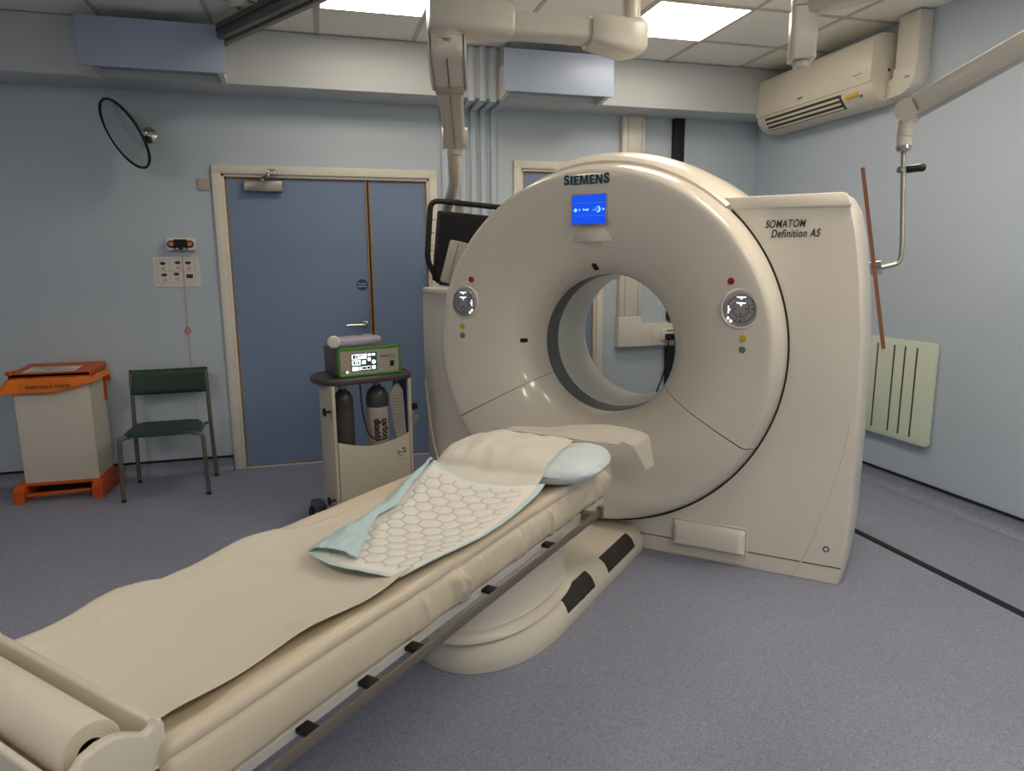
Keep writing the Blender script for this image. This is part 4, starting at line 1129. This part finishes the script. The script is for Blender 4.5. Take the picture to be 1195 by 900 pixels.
# cable inside the bay
m = MB(); m.tube([cartpt(*p) for p in rpath([(.19, .09, .795), (.19, .07, .62), (.205, .03, .50), (.25, .0165, .465), (.30, .0165, .47)], .07)], .0045, n=8)
tag(m.build('black_cable', 'blackgloss'), 'thin black cable looping down inside the cart bay', 'cable')

# insufflator
t = thing('gas_insufflator', 'green edged medical device with a lit screen on the cart tray', 'medical device', cartpt(.062, .045, .829), CR)
DW, DD, DH = .352, .24, .158
m = MB(); m.box(0, DW, .012, DD, .006, DH, bev=.004); m.build('case', 'devgrey', t)
m = MB()
for a, b, c, d in ((-.004, DW+.004, .002, .014), (-.004, DW+.004, DH-.012, DH+.002), (-.004, .008, .002, DH+.002), (DW-.008, DW+.004, .002, DH+.002)): m.box(a, b, -.006, .016, c, d, bev=.002)
m.build('bezel', 'green', t)
m = MB(); m.box(.006, DW-.006, -.001, .012, .012, DH-.01); FF = m.build('front_face', 'devface', t)
m = MB(); m.box(.068, .215, -.003, 0, .030, .128); LC = m.build('device_screen', 'lcd', FF)
m = MB(); q = (-.0042, -.003)
for a, b, c, d in ((.072, .135, .097, .124), (.138, .156, .097, .124), (.162, .182, .110, .123), (.187, .205, .110, .123), (.072, .12, .064, .092), (.128, .15, .068, .088), (.072, .104, .034, .056), (.108, .125, .036, .056), (.130, .150, .036, .056), (.154, .176, .036, .056)):
    m.box(a, b, q[0], q[1], c, d)
m.cyl((.170, -.0042, .092), (.170, -.003, .092), .0105, n=20)
m.build('screen_tile', 'lcdw', LC, smooth=0)
m = MB()
for a, b, c, d in ((.078, .092, .101, .120), (.097, .105, .101, .120), (.111, .129, .113, .120), (.079, .088, .068, .088), (.093, .099, .068, .088), (.105, .112, .068, .086), (.132, .148, .039, .053), (.156, .174, .039, .053), (.111, .114, .04, .056), (.118, .121, .04, .056)):
    m.box(a, b, -.0048, -.0041, c, d)
m.build('screen_digit', 'lcd', LC, smooth=0)
m = MB(); m.cyl((.196, -.0042, .076), (.196, -.003, .076), .012, n=24); m.box(.184, .206, -.0042, -.003, .036, .056); m.build('screen_tile', 'lcdg', LC, smooth=0)
m = MB(); m.cyl((.043, -.003, .030), (.043, 0, .030), .007, n=20); m.build('status_lamp', 'lcdg', FF)
m = MB(); m.lathe([(.006, 0), (.008, .0), (.008, .0025), (.006, .0025)], (.024, -.001, .030), (.024, -1, .030), n=20, closed=True); m.build('power_ring', 'darkprint', FF)
m = MB(); m.box(.292, .314, -.008, 0, .045, .075, bev=.002); m.build('rocker_switch', 'blackgloss', FF)
text('maker_text', 'PROTO', .016, 'darkprint', FF, (.236, -.0016, .101), (PI/2, 0, 0), off=.0003)
m = MB(); m.box(.293, .322, -.0022, -.001, .09, .11); gg = m.build('maker_block', 'green', FF)
text('maker_text', 'CO2', .013, 'label', gg, (.295, -.0028, .1), (PI/2, 0, 0), off=.0003)
# wrapped tubing on top
t = thing('wrapped_tubing', 'coiled tubing in clear plastic wrap lying on top of the green edged device', 'wrapped tubing', cartpt(.04, .10, .829+DH+.004), CR)
m = MB(); m.lathe([(0, 0), (.028, 0), (.033, .004), (.033, .018), (.028, .024), (.012, .028), (0, .028)], (.012, -.02, .034), (-.01, -.10, .034), n=28); m.build('filter_disc', 'cream', t)
m = MB(); rr = random.Random(3)
for k in range(4):
    z = .010+.009*k; y0 = rr.uniform(-.005, .02)
    m.tube([(.02, y0, z+.01), (.07, y0-.015, z+.004), (.12, y0+.01, z+.003), (.17, y0-.008, z+.006), (.22, y0+.004, z+.004), (.25, y0+.01, z+.006)], .0042, n=8)
m.build('coiled_tube', 'wrap', t)
m = MB()
def wr(u, v):
    a = 2*PI*v; L_ = -.01+.30*u; e = math.sin(PI*min(1, max(.02, u)))**.35
    ry = .048*e*(1+.2*hn(L_*20, a)); rz = .026*e*(1+.35*hn(L_*24+5, a*2))
    return (L_, ry*math.cos(a), max(.0015, .030+.006*u+rz*math.sin(a)))
m.grid(wr, 40, 28); m.build('plastic_wrap', 'wrap', t, 50)

# ------------------------------------------------------------------ green chair
t = thing('stacking_chair', 'grey framed chair with dark green vinyl seat and back against the wall', 'chair', (-1.0, 4.71, 0), R(2))
fl, fr, bl, br = (-.238, -.195), (.245, -.20), (-.226, .205), (.252, .20)
m = MB(); 
def seat(u, v):
    U, V = 2*u-1, 2*v-1
    ql = 1/max(1e-6, (abs(U)**4.5+abs(V)**4.5)**(1/4.5))*max(abs(U), abs(V)) if (U or V) else 1
    U0, V0 = U*ql, V*ql
    x = U0*(.216-.010*V0); y = V0*.195
    e = max(0, 1-max(abs(U), abs(V))**6)**.45
    return x, y, e
m.grid(lambda u, v: (lambda p: (p[0], p[1]-.015, .405+.028*p[2]-.010*(1-(2*u-1)**2)*math.cos((2*v-1)*1.2)))(seat(u, v)), 30, 30)
m.grid(lambda u, v: (lambda p: (p[0], p[1]-.015, .405-.012*p[2]))(seat(u, v)), 30, 30)
bmesh.ops.remove_doubles(m.bm, verts=m.bm.verts[:], dist=.0015)
m.build('seat', 'chairg', t, 50)
m = MB()
def back(side):
    def f(u, v):
        U, V = 2*u-1, 2*v-1; e = (max(0, 1-abs(U)**8)*max(0, 1-abs(V)**5))**.4
        return (U*.236+.013, .205-.03*U*U*-1.0*0+.028*(1-U*U)*1.0+side*.015*e+.012*V, .672+V*.082+.006*U*U)
    return f
m.grid(back(-1), 30, 16); m.grid(back(1), 30, 16)
bmesh.ops.remove_doubles(m.bm, verts=m.bm.verts[:], dist=.0015)
m.build('backrest', 'chairg', t, 50)
for (x, y), (x2, y2), s in ((fl, bl, -1), (fr, br, 1)):
    m = MB(); m.tube(rpath([(x, y, .012), (x+s*-.008, y+.008, .398), (x-s*.07, y+.03, .400)], .035, 8), .0128, n=14); lg = m.build('leg', 'chairm', t)
    m = MB(); m.cyl((x, y, 0.0005), (x, y, .018), .0135, n=14); m.build('rubber_foot', 'black', lg)
    m = MB(); m.tube([(x2, y2, .012), (x2-s*.008, y2-.012, .40), (x2-s*.012, y2+.0, .60), (x2-s*.014, y2+.012, .735)], .0128, n=14); lg = m.build('leg', 'chairm', t)
    m = MB(); m.cyl((x2, y2, 0.0005), (x2, y2, .018), .0135, n=14); m.build('rubber_foot', 'black', lg)
    m = MB(); m.tube([(x2-s*.009, y2-.01, .385), (x2-s*.04, y2-.06, .388), (x-s*.03, y+.04, .390)], .009, n=10); m.build('side_rail', 'chairm', t)
m = MB(); m.tube([(-.2, .0, .382), (.2, .0, .382)], .009, n=10); m.build('cross_rail', 'chairm', t)

# ------------------------------------------------------------------ waste bin
t = thing('waste_bin', 'tall cream clinical waste bin with orange lid and orange base', 'waste bin', (-1.61, 4.70, 0))
m = MB(); m.prism([(-.202, 0), (.205, 0), (.205, .31), (-.202, .31)], .10, .735, bev=.006); m.build('body', 'binw', t)
m = MB(); m.prism([(-.215, .795), (-.215, .772), (.222, .772), (.222, .795)], -.012, .325, plane='xz', bev=.004)
m.prism([(-.012, .772), (.325, .772), (.325, .815), (-.012, .797)], -.214, .221, plane='yz', bev=.004)
LD = m.build('lid', 'bino', t)
sl = math.atan2(.018, .337)
m = MB(); m.box(-.15, .13, .03, .19, .0, .0015, T=mx_at((0, -.012, .798), (sl, 0, 0))); lb = m.build('lid_label', 'label', LD)
m = MB()
for k, (a, b) in enumerate(((-.12, .10), (-.05, .11), (-.12, .02), (-.1, .08))): m.box(a, b, .055+.033*k, .063+.033*k, .0015, .0022, T=mx_at((0, -.012, .798), (sl, 0, 0)))
m.build('printed_line', 'darkprint', lb, smooth=0)
m = MB(); m.box(-.226, -.19, -.02, .05, .788, .812, bev=.006); m.build('lid_hinge', 'bino', LD)
m = MB(); m.box(-.205, .208, -.004, .32, .735, .772, bev=.004); m.build('rim', 'bino', t)
m = MB()
m.box(-.204, .207, -.002, .312, .092, .115, bev=.004)
for x0, x1 in ((-.262, -.198), (.165, .232)):
    m.prism([(-.055, .0), (.345, .0), (.345, .055), (.28, .105), (-.01, .105), (-.055, .075)], x0, x1, plane='yz', bev=.012)
m.build('base', 'bino', t)
m = MB(); m.prism([(-.19, .035), (.16, .045), (.16, .062), (-.19, .056)], -.045, -.02, plane='xz', bev=.006); m.build('foot_pedal', 'bino', t)
m = MB(); m.box(.2055, .216, .28, .31, .56, .765); m.build('rear_rod', 'bino', t)
m = MB()
def bagf(u, v):
    s = u*4; k = int(min(3.999, s)); f = s-k
    Cn = [(-.212, -.010), (.213, -.010), (.213, .318), (-.21, .318)]
    a, b = Cn[k], Cn[(k+1) % 4]; x = a[0]+(b[0]-a[0])*f; y = a[1]+(b[1]-a[1])*f
    n_ = Vector((x, y-.155)).normalized()
    flare = .012+.022*v+.008*hn(x*30, y*30+v*4)
    if n_.x < -.7 and y < .16: flare += .055*v
    dr = .092
    if k == 0: dr = .092-.055*max(0, (f-.55)/.45)
    if k == 1: dr = .037
    if k == 3: dr = .09
    x += n_.x*flare; y += n_.y*flare*.6
    return (x, y, .768-dr*v+.004*hn(x*40, y*40))
m.grid(bagf, 96, 10)
o = m.build('bin_bag', 'bag', None, 60, solid=.0015); o.location = (-1.61, 4.70, 0)
tag(o, 'orange plastic bag folded over the rim of the waste bin', 'bin bag')
pt = text('bag_print', 'INFECTIOUS WASTE', .026, 'darkprint', o, (-.12, -.042, .716), (PI/2, 0, 0), off=.0004)

# ------------------------------------------------------------------ monitor boom
t = thing('monitor_boom', 'cream ceiling boom with horizontal arm and hanging spring arm in front of the double door', 'ceiling boom', (1.354, 2.93, ZC))
O = Vector((1.354, 2.93, ZC))
def rel(p): return Vector(p)-O
m = MB(); m.cyl((0, 0, 0), (0, 0, -.40), .040, n=28); m.lathe([(0, 0), (.10, 0), (.10, .02), (.06, .035), (.04, .035)], (0, 0, 0), (0, 0, -1), n=32); m.build('ceiling_column', 'arm', t)
a, b = rel((1.375, 2.915, 2.385)), rel((.50, 2.945, 2.405))
dr = (b-a).normalized()
# end housing around the column
m = MB(); Tm, LL = lookz(a, b)
def section(w, h, k=6):
    return rrect(-w/2, w/2, -h/2, h/2, min(w, h)*.22, k)
def loft(m, stations):
    """stations: (center Vector, width, height); bars along dr with rounded sections"""
    up = Vector((0, 0, 1)); sd = dr.cross(up).normalized(); up = sd.cross(dr)
    rows = []
    for c, w_, h_, dz in stations:
        rows.append([c+sd*x+up*(y+dz) for x, y in section(w_, h_)])
    n = len(rows[0]); vs = [v for r_ in rows for v in r_]
    fs = [(i*n+j, i*n+(j+1) % n, (i+1)*n+(j+1) % n, (i+1)*n+j) for i in range(len(rows)-1) for j in range(n)]
    fs += [tuple(range(n)), tuple(range((len(rows)-1)*n, len(rows)*n))]
    m._add(vs, fs)
loft(m, [(a-dr*.035, .06, .06, 0), (a-dr*.03, .11, .11, 0), (a-dr*.0, .14, .145, 0), (a+dr*.06, .155, .145, -.01), (a+dr*.14, .15, .135, -.002), (a+dr*.215, .14, .115, .004), (a+dr*.222, .13, .11, .004)])
m.build('pivot_housing', 'arm', t, 40)
m = MB(); loft(m, [(a+dr*.20, .11, .088, .006), (a+dr*.56, .115, .092, .002)]); m.build('arm_tube', 'arm', t, 40)
m = MB(); loft(m, [(a+dr*.555, .125, .115, .01), (a+dr*.57, .14, .13, .012), (a+dr*.72, .15, .14, .016), (a+dr*.88, .15, .14, .016), (a+dr*.90, .12, .12, .016)]); m.build('arm_end_housing', 'arm', t, 40)
j = rel((.556, 2.958, 2.40))
m = MB(); m.lathe([(0, .0), (.078, .0), (.078, .09), (.066, .115), (.055, .125), (.055, .135), (0, .135)], j+Vector((0, 0, .06)), j+Vector((0, 0, -1)), n=36); J = m.build('joint_collar', 'arm', t)
m = MB(); m.lathe([(.05, .135), (.05, .148)], j+Vector((0, 0, .06)), j+Vector((0, 0, -1)), n=36); m.build('joint_ring', 'steel', J)
# spring arm: widened shoulder then tapering box
s0, s1 = rel((.557, 2.975, 2.305)), rel((.752, 3.84, 2.085))
up = Vector((0, 0, 1)); d2 = (s1-s0).normalized(); sd = d2.cross(up).normalized(); u2 = sd.cross(d2)
def loft2(m, st, k=6):
    rows = []
    for f, w_, h_, dz in st:
        c = s0+(s1-s0)*f; rows.append([c+sd*x+u2*(y+dz) for x, y in rrect(-w_/2, w_/2, -h_/2, h_/2, min(w_, h_)*.2, k)])
    n = len(rows[0]); vs = [v for r_ in rows for v in r_]
    m._add(vs, [(i*n+j_, i*n+(j_+1) % n, (i+1)*n+(j_+1) % n, (i+1)*n+j_) for i in range(len(rows)-1) for j_ in range(n)]+[tuple(range(n)), tuple(range((len(rows)-1)*n, len(rows)*n))])
m = MB(); loft2(m, [(-.07, .09, .06, .0), (-.06, .125, .09, 0), (-.02, .14, .12, 0), (.28, .145, .13, 0), (.31, .135, .12, 0)]); m.build('spring_arm_head', 'arm', t, 40)
for s in (-1, 1):
    m = MB(); c0 = s0+sd*s*.068+d2*.0
    Tn = Matrix.Translation(s0+sd*s*.0725) @ Matrix(((d2.x, u2.x, sd.x*s, 0), (d2.y, u2.y, sd.y*s, 0), (d2.z, u2.z, sd.z*s, 0), (0, 0, 0, 1)))
    m.prism(rrect(-.05, .27, -.062, .062, .05), -.004, .006, T=Tn, bev=.003); m.build('side_cheek', 'arm', t)
m = MB(); loft2(m, [(.30, .125, .115, .0), (.34, .118, .105, 0), (.70, .108, .095, 0), (.97, .112, .1, 0), (1.0, .10, .09, 0)]); m.build('spring_arm', 'arm', t, 40)
m = MB(); m.strip([s0+d2*.27*1-u2*.060, s0+(s1-s0)*.34-u2*.0545, s0+(s1-s0)*.70-u2*.0485, s0+(s1-s0)*.97-u2*.051], .003, .004); m.build('cover_seam', 'grey', t, smooth=0)
m = MB(); m.strip([s0-d2*.03-u2*.0625, s0+d2*.20-u2*.066], .006, .004); m.build('cover_seam', 'grey', t, smooth=0)
m = MB(); m.strip([s0+d2*.19-u2*.064, s0+d2*.262-u2*.066], .124, .005, bev=.002); m.build('dark_cover', 'beige', t)
for s in (-1, 1):
    m = MB(); m.cyl(s1-d2*.04+sd*s*.05-u2*.0, s1-d2*.04+sd*s*.068, .055, n=28); m.build('pivot_cap', 'arm', t)
m = MB(); m.lathe([(0, 0), (.05, 0), (.056, .02), (.05, .05), (.036, .075), (.034, .10), (0, .10)], s1+Vector((0, 0, .03)), s1+Vector((0, 0, -1)), n=28); m.build('swivel', 'arm', t)
m = MB(); m.tube(rpath([s1+Vector((.0, .055, -.02)), rel((.786, 4.049, 1.98)), rel((.833, 4.285, 1.905)), rel((.83, 4.482, 1.825)), rel((.793, 4.59, 1.68))], .14, 8), .036, n=20); m.build('drop_tube', 'arm', t)

# monitor behind the scanner
cam_yaw = R(-15)
MO = Vector((.93, 4.32, 1.52))
t = thing('display_monitor', 'black monitor in a tubular black handle frame behind the scanner shoulder', 'monitor', MO, R(-14))
Tt = mx_at((0, 0, 0), (0, R(6), 0))
def loc6(p): return Tt @ Vector(p)
m = MB(); m.box(-.225, .225, -.03, .03, -.22, .215, bev=.012, T=Tt); m.build('casing', 'monitor', t)
m = MB(); m.box(-.205, .205, -.034, -.029, -.2, .195, T=Tt); m.build('front_glass', 'blackgloss', t)
m = MB(); m.tube([loc6(p) for p in rpath([(-.18, -.02, -.225), (-.262, -.04, -.10), (-.268, -.04, .27), (.268, -.04, .27), (.262, -.04, -.18), (.1, -.02, -.225), (-.18, -.02, -.225)], .055, 8)], .017, n=14); m.build('handle_frame', 'black', t)
m = MB()
for z in (.16, .08, -.0, -.03): m.box(-.262, -.232, -.03, -.01, z-.008, z+.0, T=Tt)
m.build('frame_clip', 'steel', t)
m = MB(); m.box(-.06, .02, .03, .08, -.05, .1, bev=.008, T=Tt); m.cyl(loc6((-.09, .03, .22)), loc6((-.09, .02, .30)), .03, n=20); m.build('mount_block', 'arm', t)
t = thing('control_tablet', 'grey slanted control box in front of the black monitor behind the scanner shoulder', 'control box', (.845, 4.17, 1.425), R(-14))
Tt2 = mx_at((0, 0, 0), (R(-8), R(15), 0))
m = MB(); m.prism([(-.105, -.03), (-.05, -.055), (.14, -.055), (.15, .03), (-.105, .03)], -.135, .125, bev=.012, T=Tt2); m.build('shell', 'devbeige', t)
m = MB(); m.prism([(-.0532, -.0555), (-.0500, -.0575), (-.0468, -.0555)], -.12, .11, T=Tt2); m.build('shell_seam', 'grey', t)
m = MB(); m.box(.0, .03, -.02, .10, -.02, .02, T=Tt2); m.build('mount_arm', 'black', t)

# ------------------------------------------------------------------ shield boom
t = thing('shield_boom', 'cream ceiling boom carrying a steel rod on the side by the air conditioner', 'ceiling boom', (1.462, 1.925, ZC))
O = Vector((1.462, 1.925, ZC))
m = MB(); c = rel((1.462, 1.925, 2.24)); e = rel((1.462, 1.925, 2.045))
Tz = mx_at((0, 0, 0), (0, 0, R(-28)))
m.lathe([(0, 0), (.10, 0), (.10, .02), (.05, .04), (.035, .045), (.035, .56)], (0, 0, 0), (0, 0, -1), n=32); m.build('ceiling_column', 'arm', t)
m = MB(); m.prism(rrect(-.036, .036, -.036, .036, .014), c.z-.05, c.z+.06, T=Tz, bev=.01); m.build('pivot_block', 'arm', t)
m = MB(); m.prism(rrect(-.038, .038, -.038, .038, .015), -.800, c.z-.052, T=Tz, bev=.004)
m.prism([(.026*math.cos(R(q)), .026*math.sin(R(q))) for q in range(0, 360, 45)], -.822, -.799, T=Tz, bev=.008); m.build('column_end', 'arm', t)
m = MB(); el = rel((1.88, 1.14, 2.21)); st = rel((1.47, 1.91, 2.20)); m.strip([st, el], .06, .072, bev=.012); m.build('extension_arm', 'arm', t)
m = MB(); m.cyl(el+Vector((0, 0, .06)), el+Vector((0, 0, -.14)), .042, n=28); m.build('elbow_joint', 'arm', t)
el2 = el+Vector((0, 0, -.10)); he = rel((1.607, 1.640, 1.845))
m = MB(); m.strip([el2, el2+(he-el2)*.985], .052, .062, bev=.012); m.build('spring_arm', 'arm', t)
d3 = (he-el2).normalized()
m = MB(); m.strip([el2+d3*.06+Vector((0, 0, -.03)), el2+d3*.52+Vector((0, 0, -.03))], .02, .012, bev=.003); m.build('cable_rib', 'arm', t)
sd3 = d3.cross(Vector((0, 0, 1))).normalized()
m = MB(); m.cyl(he-sd3*.026, he+sd3*.026, .031, n=32); m.cyl(he, he+Vector((-.006, 0, -.07)), .0215, n=24); m.build('head_joint', 'arm', t)
m = MB(); h2 = he+Vector((-.006, 0, -.05)); m.cyl(h2, h2+Vector((-.002, 0, -.045)), .019, n=24); m.build('white_sleeve', 'white', t)
h3 = h2+Vector((-.002, 0, -.044)); m = MB(); m.lathe([(.0, 0), (.019, 0), (.021, .007), (.017, .016), (.008, .018), (0, .018)], h3, h3+Vector((0, 0, -1)), n=24); m.build('chrome_collar', 'chrome', t)
p3 = h3+Vector((0, 0, -.01))
m = MB(); m.tube(rpath([p3, rel((1.562, 1.575, 1.47)), rel((1.558, 1.573, 1.427)), rel((1.503, 1.583, 1.415))], .045, 8), .0062, n=12); m.build('steel_rod', 'steel', t)
kp = p3+(rel((1.562, 1.575, 1.47))-p3)*.21
m = MB(); m.cyl(kp-Vector((.014, 0, 0)), kp+Vector((.01, 0, 0)), .009, n=16); K1 = m.build('clamp_collar', 'chrome', t)
m = MB(); m.lathe([(0, .006), (.008, .006), (.0105, .012), (.0105, .036), (.012, .05), (.009, .056), (0, .056)], kp, kp+Vector((.95, -.45, .12)), n=20); m.build('clamp_knob', 'blackgloss', t)
# shield pane, seen edge-on: its plane runs through the direction of view
cs = Vector((1.486, 1.590, 1.433))
t = thing('radiation_shield', 'brown tinted acrylic shield seen edge-on hanging from the steel rod', 'radiation shield', cs)
vdir = Vector((.684, .729, 0)).normalized()      # horizontal direction of the pane
ee = Vector((.0559, -.1996, -.9783)); dd = Vector((.6919, .7141, -.1062)); nn = Vector((-.7198, .6709, -.1781))
ctr = (Vector((1.470, 1.643, 1.686))+Vector((1.498, 1.543, 1.196)))/2-cs
def S3(a, b, c): return ctr+ee*a+dd*b+nn*c
T5 = Matrix.Translation(ctr) @ Matrix(((ee.x, dd.x, nn.x, 0), (ee.y, dd.y, nn.y, 0), (ee.z, dd.z, nn.z, 0), (0, 0, 0, 1)))
m = MB(); m.box(-.250, .250, .003, .40, -.0048, .0048, T=T5); m.build('acrylic_pane', 'acrylic', t, smooth=0)
m = MB()
m.box(-.252, .252, -.001, .0035, -.0052, .0052, T=T5); m.box(-.252, .252, .3995, .404, -.0052, .0052, T=T5)
m.box(-.2535, -.2495, -.001, .404, -.0052, .0052, T=T5); m.box(.2495, .2535, -.001, .404, -.0052, .0052, T=T5)
m.build('brown_edge', 'copper', t, smooth=0)
m = MB(); m.cyl(S3(.025, .018, -.005), S3(.025, .018, -.018), .019, n=28); m.cyl(S3(.025, .018, .005), S3(.025, .018, .011), .019, n=28); m.build('clamp_disc', 'chrome', t)

# ------------------------------------------------------------------ camera, light, world
cd = bpy.data.cameras.new('camera'); co = bpy.data.objects.new('camera', cd); C.objects.link(co)
f, yaw, pit, rol = 798.5417, R(15.4797), R(10.2332), R(-0.3964)
F = Vector((math.sin(yaw)*math.cos(pit), math.cos(yaw)*math.cos(pit), -math.sin(pit)))
Rr = Vector((math.cos(yaw), -math.sin(yaw), 0)); U = Rr.cross(F)
R2 = Rr*math.cos(rol)+U*math.sin(rol); U2 = -Rr*math.sin(rol)+U*math.cos(rol)
co.matrix_world = Matrix(((R2.x, U2.x, -F.x, 0), (R2.y, U2.y, -F.y, 0), (R2.z, U2.z, -F.z, 1.4378), (0, 0, 0, 1)))
cd.sensor_fit = 'HORIZONTAL'; cd.sensor_width = 36; cd.lens = f*36/1195; cd.clip_start = .01
sc = bpy.context.scene; sc.camera = co
w = bpy.data.worlds.new('world'); sc.world = w; w.use_nodes = True
w.node_tree.nodes['Background'].inputs[0].default_value = (.5, .55, .6, 1); w.node_tree.nodes['Background'].inputs[1].default_value = .3
sc.view_settings.view_transform = 'Standard'; sc.view_settings.look = 'None'; sc.view_settings.gamma = 1
sc.view_settings.use_curve_mapping = False
sc.view_settings.exposure = -0.15
sc.cycles.max_bounces = 10; sc.cycles.diffuse_bounces = 6; sc.cycles.caustics_reflective = False; sc.cycles.caustics_refractive = False
sc.cycles.sample_clamp_indirect = 6
sc.cycles.use_denoising = True
